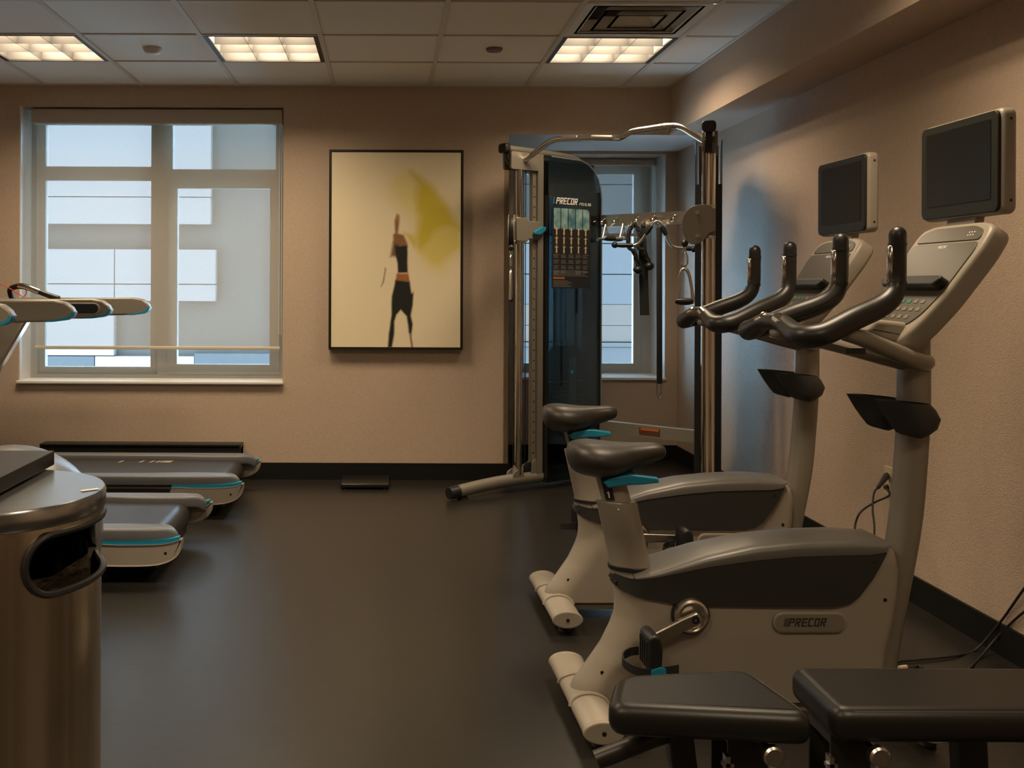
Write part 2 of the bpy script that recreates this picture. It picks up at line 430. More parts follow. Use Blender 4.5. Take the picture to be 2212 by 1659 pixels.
# ------------------------------------------------------------------ neighbouring building outside
nb = thing('neighbour_building', 'pale panelled building across the street outside the windows', 'building', (0, 12.4, -6))
FACW = mat('facade_white', (0.152, 0.122, 0.111), 0.7)
FACG = mat('facade_grey', (0.0445, 0.0340, 0.0265), 0.8, var=(.6, (.039, .030, .0235)))
FACB = mat('facade_beige', (0.0445, 0.031, 0.0235), 0.8)
FACD = mat('facade_bluegrey', (0.0235, 0.020, 0.019), 0.7)
FACM = mat('facade_pale_blue', (0.026, 0.0235, 0.0235), 0.7)
MB().box(-9, 12.3, -6, -1.2, 12.9, 9).build('wall', FACG, nb)
MB().box(1.4, 12.2, -6, 9, 12.9, 9).build('wall', FACD, nb)  # unseen gap between the two walls is added to let sky light the alcove
def fac(a, b, c, d, m, y=12.18):
    return MB().box(a, y, c, b, y+.12, d).build('wall_panel', m, nb)
S12 = 12.2/F
fx = lambda px: (px-VX)*S12
fz = lambda py: CH-(py-VY)*S12
for (a, b, c, d) in [(-700, 455, 427, 60), (-700, 455, 486, 429), (-700, 247, 615, 541), (249, 466, 615, 541), (-700, 247, 652, 617), (249, 466, 652, 617), (-700, 247, 770, 654), (-700, 455, 58, -300)]:
    fac(fx(a), fx(b), fz(c), fz(d), FACW)
fac(fx(-700), fx(205), fz(900), fz(772), FACM); fac(fx(207), fx(420), fz(900), fz(772), FACW)
fac(fx(421), -1.2, fz(900), fz(765), FACM)
for k, (a, b) in enumerate([(590, 526), (655, 592), (524, 400), (398, 250)]):
    fac(1.4, fx(1700), fz(a), fz(b), FACM, 12.08)
for k, (a, b) in enumerate([(700, 656), (735, 701)]):
    fac(1.4, fx(1700), fz(a), fz(b), FACB, 12.08)
fac(1.4, fx(1700), fz(746), fz(737), FACD, 12.06); fac(1.4, fx(1700), fz(900), fz(747), FACD, 12.08)

# ------------------------------------------------------------------ ceiling fixtures
def ceiling_light(i, j, label, group):
    xa, xb, ya, yb = XG[i], XG[i+1], YG[j+1], YG[j]
    cx, cy = (xa+xb)/2, (ya+yb)/2
    t = thing('ceiling_light', label, 'light fixture', (cx, cy, ZC), 0, group)
    h = .285; b = MB(); zt = ZC+.15
    b.box(cx-h, cy-h, ZC+.006, cx-h+.004, cy+h, zt).box(cx+h-.004, cy-h, ZC+.006, cx+h, cy+h, zt)
    b.box(cx-h, cy-h, ZC+.006, cx+h, cy-h+.004, zt).box(cx-h, cy+h-.004, ZC+.006, cx+h, cy+h, zt).box(cx-h, cy-h, zt, cx+h, cy+h, zt+.004)
    b.build('housing', LOUVER, t)
    for k in (-1, 1):
        MB().box(cx+k*.2805-.0125, cy-.293, ZC-.003, cx+k*.2805+.0125, cy+.293, ZC+.006).build('side_trim', DARKMETAL, t)
        MB().box(cx-.268, cy+k*.286-.007, ZC-.003, cx+.268, cy+k*.286+.007, ZC+.006).build('end_trim', DARKMETAL, t)
    for k in (-1, 1):
        MB().pillow([(-.0012, 0), (.0012, 0), (.006, .062), (-.006, .062)], cy-.279, cy+.279, 0, lambda u, v, w, k=k: (cx+k*.0895+u, w, ZC+.003+v)).build('louver_blade', LOUVER, t)
        MB().pillow([(-.0012, 0), (.0012, 0), (.006, .062), (-.006, .062)], cx-.268, cx+.268, 0, lambda u, v, w, k=k: (w, cy+k*.093+u, ZC+.003+v)).build('louver_blade', LOUVER, t)
    ld = bpy.data.lights.new('lamp', 'AREA'); ld.shape = 'SQUARE'; ld.size = .52; ld.energy = LAMP_POWER; ld.color = LAMP_COLOR
    lo = bpy.data.objects.new('lamp', ld); COL.objects.link(lo); lo.parent = t; lo.location = (0, 0, .10)
    return t
ceiling_light(2, 1, 'lit square louvred ceiling light above the left window', 'square louvred ceiling lights')
ceiling_light(4, 1, 'lit square louvred ceiling light between the window and the framed picture', 'square louvred ceiling lights')
ceiling_light(7, 1, 'lit square louvred ceiling light next to the air diffuser', 'square louvred ceiling lights')
for (i, j), wh in zip(LIGHTS[3:], ('over the exercise ball', 'over the open floor', 'over the nearer exercise bike', 'behind the trash bin', 'behind the open floor', 'behind the weight bench')):
    ceiling_light(i, j, 'lit square louvred ceiling light ' + wh, 'square louvred ceiling lights')

def square_ring(cx, cy, a, za, b, zb, t=.003):
    """sloping square collar from half-size a at za to half-size b at zb"""
    mb = MB(); sq = lambda h, z: [(cx-h, cy-h, z), (cx+h, cy-h, z), (cx+h, cy+h, z), (cx-h, cy+h, z)]
    return mb.ring_loft([sq(a, za), sq(b, zb), sq(b-t, zb), sq(a-t, za)], close=True)
dx_, dy_ = (XG[7]+XG[8])/2, (YG[2]+YG[3])/2
VENTP = mat('vent_plastic', (.74, .72, .66), .35)
dif = thing('air_diffuser', 'square ceiling air diffuser of nested frames with a dark round duct', 'air vent', (dx_, dy_, ZC))
square_ring(dx_, dy_, .293, ZC-.002, .262, ZC+.004, .03).build('frame', VENTP, dif)
MB().box(dx_-.28, dy_-.28, ZC+.14, dx_+.28, dy_+.28, ZC+.145).box(dx_-.28, dy_-.28, ZC+.006, dx_-.276, dy_+.28, ZC+.14).box(dx_+.276, dy_-.28, ZC+.006, dx_+.28, dy_+.28, ZC+.14).box(dx_-.28, dy_+.276, ZC+.006, dx_+.28, dy_+.28, ZC+.14).box(dx_-.28, dy_-.28, ZC+.006, dx_+.28, dy_-.276, ZC+.14).build('back_pan', mat('pan_grey', (.5, .48, .43), .6), dif)
for a, zo in ((.255, .002), (.185, .0), (.118, -.004)):
    square_ring(dx_, dy_, a, ZC+zo, a-.055, ZC+zo+.055).build('cone', VENTP, dif)
    square_ring(dx_, dy_, a, ZC+zo-.002, a-.012, ZC+zo-.002, .002).build('cone_lip', VENTP, dif)
MB().box(dx_-.062, dy_-.062, ZC+.05, dx_+.062, dy_+.062, ZC+.053).build('centre_plate', VENTP, dif)
MB().lathe([(.105, ZC+.132), (.105, ZC+.139)], (dx_, dy_, 0)).build('duct_opening', BLACK, dif)

det = MB().lathe([(.001, -.03), (.030, -.028), (.042, -.018), (.048, -.004), (.05, 0), (.05, .006)], (0, 0, 0)).build('smoke_detector', WHITE, None)
det.location = (-1.262, 5.40, ZC-.002); tag(det, 'small white round detector on the ceiling between two lights', 'detector')
det2 = MB().lathe([(.001, -.012), (.038, -.010), (.043, -.004), (.045, 0), (.045, .006)], (0, 0, 0)).build('sprinkler_cover', mat('brown_metal', (.20, .16, .12), .4, metal=.6), None)
det2.location = (.568, 5.38, ZC-.002); tag(det2, 'flat brown round sprinkler cover on the ceiling', 'sprinkler')

# ------------------------------------------------------------------ framed picture
def inside(px, py, poly):
    P = np.array(poly, float); c = np.zeros(px.shape, bool); d = np.full(px.shape, 1e9)
    for (xa, ya), (xb, yb) in zip(P, np.roll(P, -1, 0)):
        ex, ey = xb-xa, yb-ya
        t = np.clip(((px-xa)*ex + (py-ya)*ey)/(ex*ex+ey*ey+1e-9), 0, 1)
        d = np.minimum(d, np.hypot(px-xa-t*ex, py-ya-t*ey))
        cond = ((ya > py) != (yb > py)); xi = xa + (py-ya)/(yb-ya+1e-12)*ex
        c ^= cond & (px < xi)
    return np.where(c, d, -d)
def art_mesh(xa, xb, za, zb, y):
    nx, nz = 230, 340
    gx, gz = np.meshgrid(np.linspace(115, 1055, nx), np.linspace(1497, 97, nz))
    img = np.ones((nz, nx, 3))*np.array((.84, .73, .50))
    rng = np.random.RandomState(3)
    wob = sum(np.sin(gx/s+a)*np.cos(gz/s*1.3+b)*s*.16 for s, a, b in ((60, 1, 2), (35, 4, 1), (22, 2, 5)))
    def lay(poly, col, blur, al, wb=1.0):
        d = inside(gx + wob*wb, gz + wob*wb*.7, poly)
        a = np.clip(d/blur*.5+.5, 0, 1)*al
        img[:] = img*(1-a[..., None]) + np.array(col)*a[..., None]
    lay([(540, 330), (620, 225), (690, 235), (770, 285), (830, 325), (880, 375), (940, 465), (990, 550), (1060, 650), (1060, 800), (990, 850), (950, 960), (830, 930), (770, 840), (720, 770), (690, 700), (720, 640), (700, 560), (620, 500), (565, 430)], (.74, .62, .12), 60, .55)
    lay([(640, 670), (700, 690), (730, 740), (720, 780), (690, 740)], (.62, .50, .03), 14, .7)
    lay([(690, 235), (770, 285), (830, 325), (880, 375), (940, 465), (990, 550), (1060, 650), (960, 640), (880, 660), (830, 740), (780, 810), (740, 780), (730, 680), (750, 560), (730, 440), (735, 320)], (.60, .47, .0), 34, .85)
    lay([(780, 830), (880, 660), (1060, 640), (1060, 770), (960, 860), (900, 920), (830, 900)], (.70, .56, .06), 40, .55)
    lay([(587, 540), (605, 545), (610, 600), (600, 680), (640, 690), (668, 750), (668, 775), (580, 775), (562, 740), (563, 690), (580, 675), (574, 590)], (.22, .075, .012), 9, .92, .15)
    lay([(590, 545), (612, 560), (606, 600), (595, 590)], (.50, .27, .06), 8, .7, .1)
    lay([(560, 740), (600, 760), (600, 850), (560, 845), (543, 850)], (.10, .035, .015), 12, .9, .2)
    lay([(575, 770), (668, 765), (672, 962), (600, 965), (597, 900), (585, 850)], (.012, .012, .011), 7, 1, .12)
    lay([(590, 968), (676, 968), (686, 1026), (581, 1024)], (.36, .11, .015), 6, .95, .05)
    lay([(580, 1015), (686, 1024), (700, 1110), (714, 1100), (708, 1200), (695, 1270), (709, 1330), (700, 1412), (680, 1392), (664, 1275), (622, 1230), (590, 1265), (576, 1310), (574, 1400), (560, 1500), (528, 1500), (534, 1400), (553, 1270), (555, 1130)], (.011, .012, .008), 7, 1, .12)
    lay([(683, 1395), (699, 1410), (713, 1500), (698, 1500)], (.20, .07, .015), 6, .9, .05)
    lay([(505, 925), (513, 935), (497, 1030), (478, 1065), (490, 1020), (500, 970)], (.12, .05, .02), 7, .9, .05)
    V = [(xa+(xb-xa)*i/(nx-1), y, za+(zb-za)*j/(nz-1)) for j in range(nz) for i in range(nx)]
    Fc = [(j*nx+i, j*nx+i+1, (j+1)*nx+i+1, (j+1)*nx+i) for j in range(nz-1) for i in range(nx-1)]
    me = bpy.data.meshes.new('print'); me.from_pydata(V, [], Fc)
    ca = me.color_attributes.new('ink', 'FLOAT_COLOR', 'POINT')
    ca.data.foreach_set('color', np.concatenate([img.reshape(-1, 3), np.ones((nx*nz, 1))], 1).astype(np.float32).ravel())
    m = bpy.data.materials.new('canvas_print'); m.use_nodes = True
    nt = m.node_tree; a = nt.nodes.new('ShaderNodeAttribute'); a.attribute_name = 'ink'
    nt.links.new(a.outputs['Color'], nt.nodes['Principled BSDF'].inputs['Base Color'])
    nt.nodes['Principled BSDF'].inputs['Roughness'].default_value = .55
    me.materials.append(m)
    return me
fy = 6.325
a0, a1 = W(709.5, 755, fy), W(1001.5, 324, fy)
pic = thing('framed_picture', 'tall black framed canvas of a dancer with a yellow cloth', 'picture', (0, 0, 0))
FRM = mat('frame_black', (.012, .009, .006), .4)
xa, xb, za, zb = a0.x, a1.x, a0.z, a1.z
pm = MB(); ft = .013
pm.box(xa, fy, za, xa+ft, YB-.001, zb).box(xb-ft, fy, za, xb, YB-.001, zb).box(xa+ft, fy, za, xb-ft, YB-.001, za+ft).box(xa+ft, fy, zb-ft, xb-ft, YB-.001, zb)
pm.build('frame', FRM, pic)
o = bpy.data.objects.new('canvas_print', art_mesh(xa+ft+.003, xb-ft-.003, za+ft+.003, zb-ft-.003, fy+.006)); COL.objects.link(o); o.parent = pic
MB().box(xa+ft, fy+.008, za+ft, xb-ft, YB-.002, zb-ft).build('stretcher', FRM, pic)

# ------------------------------------------------------------------ low black box under the window, floor scale, outlet
rw = thing('wall_heater', 'long low black box on the wall behind the far treadmill', 'heater', (0, 0, 0))
xa, xb = W(90, 960, 6.3).x, W(522, 960, 6.3).x
MB().box(xa, 6.27, .10, xb, YB-.013, .215).build('body', BLACK, rw)
MB().box(xa, 6.262, .225, xb, YB-.001, .235).box(xa, 6.262, .10, xa+.012, YB-.013, .225).box(xb-.012, 6.262, .10, xb, YB-.013, .225).build('rim', BLACK, rw)
scl = thing('floor_scale', 'flat black square scale on the floor below the picture', 'scale', (-.135, 6.2, 0))
MB().pillow(rrect(-.275, 6.055, .018, 6.35, .015), .012, .034, .005).build('platform', mat('scale_glass', (.010, .009, .008), .3), scl)
MB().box(-.27, 6.058, .034, .013, 6.064, .036).build('edge_strip', mat('scale_edge', (.10, .085, .06), .4), scl)
for a, b in ((-.25, 6.08), (-.01, 6.08), (-.25, 6.32), (-.01, 6.32)):
    MB().lathe([(.012, 0), (.012, .013)], (a, b, 0)).build('foot', RUBBER, scl)

# ------------------------------------------------------------------ treadmills
def treadmill(label, xr, yc, hw=.37):
    t = thing('treadmill', label, 'treadmill', (xr, yc, 0), 0, 'treadmills in a row')
    L = 2.08
    # frame under the deck
    MB().box(-L+.1, -hw+.06, .05, -.10, hw-.06, .15).build('deck_frame', BLACK, t, world=False)
    for sx in (-.35, -1.75):
        for sy in (-1, 1): MB().lathe([(.03, 0), (.03, .02), (.018, .022), (.018, .055)], (sx, sy*(hw-.1), 0)).build('foot', RUBBER, t, world=False)
    # belt wrapping the rear roller
    prof = [(-1.62, .198), (-.135, .198)] + [(-.135+.06*math.sin(a), .138+.06*math.cos(a)) for a in np.linspace(.3, 2.84, 9)] + [(-1.62, .085)]
    bl = MB().pillow(prof, -hw+.085, hw-.085, 0, lambda u, v, w: (u, w, v)).build('running_belt', BELT, t, world=False)
    for k, dx in enumerate((-.78, -.66, -.60, -.565, -.54, -.52, -.505, -.493)):
        MB().add([(dx-.011, hw-.19, .199), (dx+.003, hw-.19, .199), (dx+.016, hw-.13, .199), (dx+.002, hw-.13, .199)], [(0, 1, 2, 3)]).build('motion_mark', mat('belt_mark', (.42, .33, .22), .5), bl, world=False)
    for s in (-1, 1):
        # foot rail cover: narrow along the deck, flaring at its rear end
        out = [(-1.62, .285), (-.62, .285), (-.50, .28), (-.36, .262), (-.24, .258), (-.10, .262), (-.03, .285), (.0, .32), (-.03, .35), (-.10, .366), (-.24, hw), (-1.62, hw)]
        drop = lambda u: 9.0*max(0.0, u+.065)**2
        out = [(p[0], p[1]*s) for p in rpoly(out, .03, 3)]
        MB().pillow(out, .172, .226, .012, lambda u, v, w: (u, v, w-drop(u))).build('foot_rail', DECKGREY, t, world=False)
        cap = cr([(-.36, .162), (-.36, .10), (-.352, .080), (-.25, .076), (-.12, .078), (-.05, .090), (-.005, .115), (.014, .148), (.016, .182), (.008, .184), (-.03, .172), (-.10, .164), (-.25, .162)], 3, True)
        MB().pillow(cap, s*(hw-.026), s*(hw+.006), .005, XZ).build('end_cap', PLAT, t, world=False)
        st = rpoly([(-.36, .160), (-.25, .160), (-.10, .162), (-.03, .170), (.006, .183), (.004, .196), (-.03, .187), (-.10, .180), (-.25, .178), (-.36, .178)], .003, 2)
        MB().pillow(st, s*(hw-.03), s*(hw+.003), .001, XZ).build('blue_strip', BLUE, t, world=False)
        MB().box(-.36, s*(hw-.10), .08, -.10, s*(hw-.03), .17).build('end_bracket', BLACK, t, world=False)
        MB().cyl((-.05, s*(hw+.004), .13), (-.05, s*(hw+.0075), .13), .006, 8).build('screw', BLACK, t, world=False)
        MB().box(-1.62, s*(hw-.045), .09, -.36, s*(hw-.004), .168).build('side_skirt', BLACK, t, world=False)
        MB().box(-1.62, s*(hw-.008), .155, -.36, s*(hw+.0015), .165).build('trim_strip', SATIN, t, world=False)
        # sloping upright and handrail
        yy = s*(hw-.05)
        up = [(-1.35, 1.045), (-1.62, 1.045), (-2.0, .10), (-1.80, .10), (-1.76, .28)]
        MB().pillow(up, yy-.03, yy+.03, .012, XZ).build('upright', PLAT2, t, world=False)
        u2 = [(-1.335, 1.045), (-1.352, 1.045), (-1.80, .30), (-1.783, .28)]
        MB().pillow(u2, yy-.031, yy+.031, 0, XZ).build('upright_edge', SATIN, t, world=False)
        for bx in (-1.41, -1.50): MB().cyl((bx, yy-.034, 1.015), (bx, yy+.034, 1.015), .009, 10).build('bolt', BLACK, t, world=False)
        e = -.635 if s > 0 else -.69
        rl = [(e-1.0, 1.150), (e-.30, 1.150), (e-.10, 1.152), (e-.045, 1.142), (e-.012, 1.118), (e, 1.095), (e-.01, 1.072), (e-.04, 1.057), (e-.10, 1.049), (e-.30, 1.043), (e-1.0, 1.035)]
        ro = cr(rl, 3, True)
        rail = MB().pillow(rl, yy-.03, yy+.03, .010, XZ).build('handrail', PLAT2, t, world=False)
        bs = [(e-.165, 1.0465), (e-.10, 1.048), (e-.04, 1.056), (e-.01, 1.071), (e+.0015, 1.096), (e-.012, 1.098), (e-.022, 1.08), (e-.05, 1.067), (e-.10, 1.058)]
        MB().pillow(bs, yy-.031, yy+.031, .001, XZ).build('blue_end', BLUE, rail, world=False)
        if s < 0:
            MB().pillow(rrect(e-.42, 1.068, e-.055, 1.13, .03), yy-.034, yy-.029, .002, XZ).build('recess_rim', IVORY if False else PLAT, rail, world=False)
            MB().pillow(rrect(e-.41, 1.074, e-.064, 1.124, .025), yy-.0345, yy-.033, 0, XZ).build('recess', BLACK, rail, world=False)
    # motor hood
    hood = [(-L, .06), (-1.63, .06), (-1.60, .20), (-1.66, .235), (-1.80, .29), (-1.95, .31), (-2.06, .27), (-L-.02, .18)]
    MB().pillow(hood, -hw+.05, hw-.05, .02, XZ).build('motor_hood', SHELL, t, world=False)
    # console with sloping display, front bar and grip
    MB().pillow([(-1.72, 1.16), (-1.60, 1.14), (-1.52, 1.10), (-1.50, 1.045), (-1.70, 1.04), (-1.78, 1.09)], -hw+.02, hw-.02, .012, XZ).build('console_base', SHELL, t, world=False)
    M = Matrix.Translation((-1.66, 0, 1.15)) @ Matrix.Rotation(math.radians(-32), 4, 'Y')
    MB().pillow(rrect(-.30, 0, .30, .36, .05), -.05, 0, .012, lambda u, v, w: tuple(M @ Vector((w, u, v)))).build('console', SHELL, t, world=False)
    MB().pillow(rrect(-.22, .10, .22, .33, .03), 0, .003, .001, lambda u, v, w: tuple(M @ Vector((w, u, v)))).build('console_screen', SCREEN, t, world=False)
    gp = [(-.98, -.30, 1.152), (-1.05, -.30, 1.175), (-1.13, -.29, 1.205), (-1.20, -.27, 1.217), (-1.255, -.25, 1.20), (-1.27, -.20, 1.165), (-1.30, -.12, 1.13), (-1.50, -.10, 1.10)]
    g = MB().tube(gp, .015, 10, 4, cap=.01).build('front_grip', GRIP, t, world=False)
    MB().tube([(-1.08, -.30, 1.186), (-1.15, -.288, 1.2115), (-1.2, -.27, 1.218)], .0165, 10, 4).build('sensor_plate', CHROME, g, world=False)
    MB().tube([(-1.42, -.28, 1.22), (-1.31, -.29, 1.225), (-1.26, -.3, 1.215), (-1.20, -.3, 1.18), (-1.163, -.31, 1.158)], .0025, 6, 6).tube([(-1.163, -.31, 1.158), (-1.15, -.30, 1.185), (-1.17, -.29, 1.215)], .0025, 6, 6).build('safety_cord', RED, t, world=False)
    return t
treadmill('silver and grey treadmill by the left window, the farther of two', -.765, 5.65)
treadmill('silver and grey treadmill in front of another, nearer the trash bin', -.85, 4.485)

# ------------------------------------------------------------------ stability ball
bl = MB().sphere((0, 0, 0), .327, 48, (1, 1, .985)).build('exercise_ball', BALL)
bl.location = (-1.355, 3.62, .322)
tag(bl, 'large grey inflated exercise ball on the floor behind the trash bin', 'exercise ball')

# ------------------------------------------------------------------ trash bin with slab on top
bx, by, br, bz = -.756, 1.90, .211, .834
tb = thing('trash_bin', 'round brushed steel trash bin with a black rimmed side opening', 'trash can', (bx, by, 0))
n1, n2 = 200, 120; A0, A1, Z0, Z1 = math.radians(-42), math.radians(51), .677, .783
def in_open(a, z, g=0.0):
    cx_, cz_ = (A0+A1)/2, (Z0+Z1)/2; hw, hh, r = (A1-A0)/2*br+g, (Z1-Z0)/2+g, .055+g
    dx, dz = abs((a-cx_)*br)-hw+r, abs(z-cz_)-hh+r
    return (max(dx, 0)**2+max(dz, 0)**2)**.5 + min(max(dx, dz), 0) - r < 0
mb = MB(); zs = [.02]+list(np.linspace(.05, .64, 8))+list(np.linspace(.65, .815, n2-9)); angs = [2*math.pi*k/n1-math.pi for k in range(n1)]
for rad in (br, br-.003):
    b = len(mb.v)
    for z in zs:
        for a in angs: mb.v.append((bx+rad*math.cos(a), by-rad*math.sin(a), z))
    for j in range(n2-1):
        for k in range(n1):
            am = angs[k]+math.pi/n1
            if in_open(am, (zs[j]+zs[j+1])/2): continue
            mb.f.append((b+j*n1+k, b+j*n1+(k+1) % n1, b+(j+1)*n1+(k+1) % n1, b+(j+1)*n1+k))
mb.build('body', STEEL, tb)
ol = rrect(A0*br, Z0, A1*br, Z1, .052, 8)
_p = np.array(ol + ol[:1]); _l = np.concatenate([[0], np.cumsum(np.hypot(*np.diff(_p, axis=0).T))])
ol = [(np.interp(q, _l, _p[:, 0]), np.interp(q, _l, _p[:, 1])) for q in np.linspace(0, _l[-1], 90, endpoint=False)]
MB().tube([(bx+(br+.003)*math.cos(u/br), by-(br+.003)*math.sin(u/br), v) for u, v in ol], .0068, 8, 0, closed=True).build('opening_trim', BLACK, tb)
MB().lathe([(.217, .797), (.2195, .802), (.2195, .829), (.216, .834), (.001, .8345)], (bx, by, 0), n=96).build('lid', STEELTOP, tb)
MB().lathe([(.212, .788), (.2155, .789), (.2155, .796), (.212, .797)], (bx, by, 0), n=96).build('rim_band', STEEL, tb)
MB().lathe([(.214, 0), (.216, .004), (.216, .03), (.212, .034)], (bx, by, 0), n=64).build('base_ring', RUBBER, tb)
lr = []
for z, r in ((.10, .15), (.30, .195), (.50, .197), (.60, .196), (.66, .19), (.69, .193), (.715, .2)):
    lr.append([(bx+(r+.006*math.sin(7*a+z*40)+.004*math.sin(17*a+z*60))*math.cos(a), by+(r+.006*math.sin(7*a+z*40)+.004*math.sin(17*a+z*60))*math.sin(a), z+.012*math.sin(5*a+2)) for a in np.linspace(0, 2*math.pi, 72, endpoint=False)])
MB().ring_loft(lr, caps=False).build('liner_bag', BAG, tb, sharp=60)
sc_ = W(201, 1061, by+.02)
M = Matrix.Translation((sc_.x, sc_.y-.02, .8352)) @ Matrix.Rotation(math.radians(38), 4, 'Z')
MB().box(-.017, -.006, 0, .017, .006, .0006, M).build('sticker', PRINTW, tb)
slab = thing('black_tray', 'flat black board lying on the trash bin lid', 'tray', (-.86, 1.93, .835))
MB().pillow(rrect(-1.02, 1.70, -.708, 2.15, .004), .838, .868, .002).build('board', mat('slab_black', (.012, .011, .010), .45, spec=.3), slab)
for a, b in ((-.88, 1.8), (-.73, 1.85), (-.88, 2.03), (-.745, 2.05)): MB().lathe([(.008, .8345), (.008, .839)], (a, b, 0), n=10).build('pad', RUBBER, slab)

# ------------------------------------------------------------------ upright bikes
BX, BY, TH = .566, 2.88, math.radians(1.0)
def BP(px, py, lat):
    """pixel of the nearer bike + lateral offset -> (forward, height) in the bike's own frame"""
    s = .4
    for _ in range(6):
        d = BY + lat*math.cos(TH) + s*math.sin(TH)
        p = W(px, py, d); s = (p.x-BX + lat*math.sin(TH))/math.cos(TH)
    return (s, p.z)
def BL(pts, lat): return [BP(a, b, lat) for a, b in pts]

def make_bike(label, loc, crank_deg, badge=True):
    t = thing('exercise_bike', label, 'exercise bike', (loc[0], loc[1], 0), TH, 'upright exercise bikes')
    B = lambda m, n, mt, p=t, **k: m.build(n, mt, p, world=False, **k)
    hw = .088
    # floor stabilisers with end caps and levelling feet
    for s0, nm in ((0.0, 1), (.88, 1)):
        el = [(s0+.053*math.cos(a), .058+.029*math.sin(a)) for a in np.linspace(0, 2*math.pi, 24, endpoint=False)]
        st = B(MB().pillow(el, -.25, .25, .004, XZ), 'stabiliser', PLAT)
        for e in (-1, 1):
            el2 = [(s0+.055*math.cos(a), .058+.031*math.sin(a)) for a in np.linspace(0, 2*math.pi, 24, endpoint=False)]
            c = B(MB().pillow(el2, e*.25-.008, e*.25+.008, .005, XZ), 'end_cap', PLAT, st)
            B(MB().lathe([(.006, e*.259-.001), (.006, e*.259+.001)], (s0, 0, .058), 'Y', 10), 'screw', BLACK, st)
            B(MB().lathe([(.022, 0), (.024, .006), (.020, .014), (.010, .016), (.010, .04)], (s0, e*.20, 0), n=14), 'foot', RUBBER)
    # collar where the rear leg clasps the stabiliser
    for e in (-1, 1):
        B(MB().tube([(.054*math.cos(a), e*(.085-.012*math.sin(a)), .058+.031*math.sin(a)) for a in np.linspace(0, math.pi, 14)], .006, 8), 'collar', PLAT)
    # lower shell
    sr = BP(1317, 1243, 0)[0] + .004
    rear = sorted([(z, q) for q, z in BL([(1330, 1262), (1334, 1300), (1332, 1330), (1322, 1358), (1302, 1398), (1268, 1446), (1243, 1478)], -.03)])
    rear = [(.058, -.045)] + rear + [(.41, sr+.014)]
    frt = [(.06, .845), (.15, .842), (.2, .845), (.28, .862), (.36, .874), (.43, .878), (.48, .868), (.497, .848)]
    rings = []
    for z in list(np.linspace(.060, .40, 30)) + [.402, .41, .43, .45, .465, .48, .49, .497]:
        lo = z <= .4005
        a_ = np.interp(z, [p[0] for p in rear], [p[1] for p in rear]) if lo else (.55 if z < .45 else .70)
        b_ = np.interp(z, [p[0] for p in frt], [p[1] for p in frt]); hz = (hw-.008)*(np.interp(z, (.06, .25), (.86, 1)))*(1 if z < .47 else 1-(z-.47)*6)
        rr_ = .085 if lo else .03
        ring = [(a_+rr_*(1-math.cos(q)), -hz*math.sin(q), z) for q in np.linspace(math.pi/2, .02, 10)]
        ring += [(p[0], -p[1], p[2]) for p in ring[::-1]]
        ring += [(b_-.03+.03*math.sin(q), hz-.03*(1-math.cos(q)), z) for q in np.linspace(0, math.pi/2, 6)]
        ring += [(b_-.03+.03*math.sin(q), -hz+.03*(1-math.cos(q)), z) for q in np.linspace(math.pi/2, 0, 6)]
        rings.append(ring)
    B(MB().ring_loft(rings), 'body_shell', PLAT, sharp=50)
    B(MB().box(.06, -.05, .03, .84, .05, .062), 'base_rail', PLAT2)
    def body_w(s, z):
        a_ = np.interp(z, [p[0] for p in rear], [p[1] for p in rear])
        return (hw-.008)*np.interp(z, (.06, .25), (.86, 1))*math.sqrt(max(.02, 1-max(0, (a_+.085-s)/.085)**2))
    for px, py in ((1304, 1458), (1910, 1295)):
        s, z = BP(px, py, -.075); y_ = body_w(s, z)
        for e in (-1, 1): B(MB().cyl((s, e*(y_-.004), z), (s, e*(y_+.0012), z), .0055, 10), 'screw', BLACK)
    # charcoal side band
    top_edge = [(1319, 1243), (1340, 1251), (1373, 1254), (1431, 1245), (1528, 1225), (1625, 1211), (1721, 1202), (1818, 1199), (1881, 1198)]
    dark = top_edge + [(1916, 1194), (1900, 1226), (1886, 1250), (1857, 1288), (1838, 1303), (1815, 1311), (1790, 1312), (1528, 1309), (1460, 1305), (1392, 1293), (1345, 1281), (1322, 1267)]
    kk = lambda u: math.sqrt(max(.03, 1-max(0, (sr+.085-u)/.085)**2))
    hiE = np.array(BL([(1317, 1243)] + top_edge[1:] + [(1916, 1194)], -hw)); loE = np.array(sorted(BL([(1318, 1262), (1322, 1267), (1345, 1281), (1392, 1293), (1460, 1305), (1528, 1309), (1660, 1311), (1790, 1312), (1815, 1311), (1838, 1303), (1857, 1288), (1886, 1250), (1900, 1226), (1916, 1195)], -hw)))
    rings = []
    for s in list(sr+np.array((0, .002, .006, .012, .022, .036, .055, .075)))+list(np.linspace(sr+.10, .72, 16))+list(np.linspace(.73, hiE[-1, 0], 14)):
        zh, zl, W_ = np.interp(s, hiE[:, 0], hiE[:, 1]), np.interp(s, loE[:, 0], loE[:, 1]), (hw+.002)*kk(s)
        zh = max(zh, zl+.001)
        rings.append([(s, -W_, zl), (s, -W_, zh), (s, W_, zh), (s, W_, zl)])
    B(MB().ring_loft(rings), 'side_band', CHAR)
    s, z = BP(1337, 1264, -.06); y_ = (hw+.002)*kk(s)
    for e in (-1, 1): B(MB().cyl((s, e*(y_-.004), z), (s, e*(y_+.001), z), .006, 10), 'screw', BLACK)
    s, z = BP(1889, 1214, -hw); B(MB().cyl((s, -hw-.003, z), (s, hw+.003, z), .005, 10), 'screw', BLACK)
    # grey top cover with a rolled shoulder
    up = [(1322, 1233), (1352, 1222), (1400, 1209), (1500, 1176), (1600, 1154), (1700, 1144), (1800, 1141), (1860, 1146), (1900, 1159), (1925, 1173)]
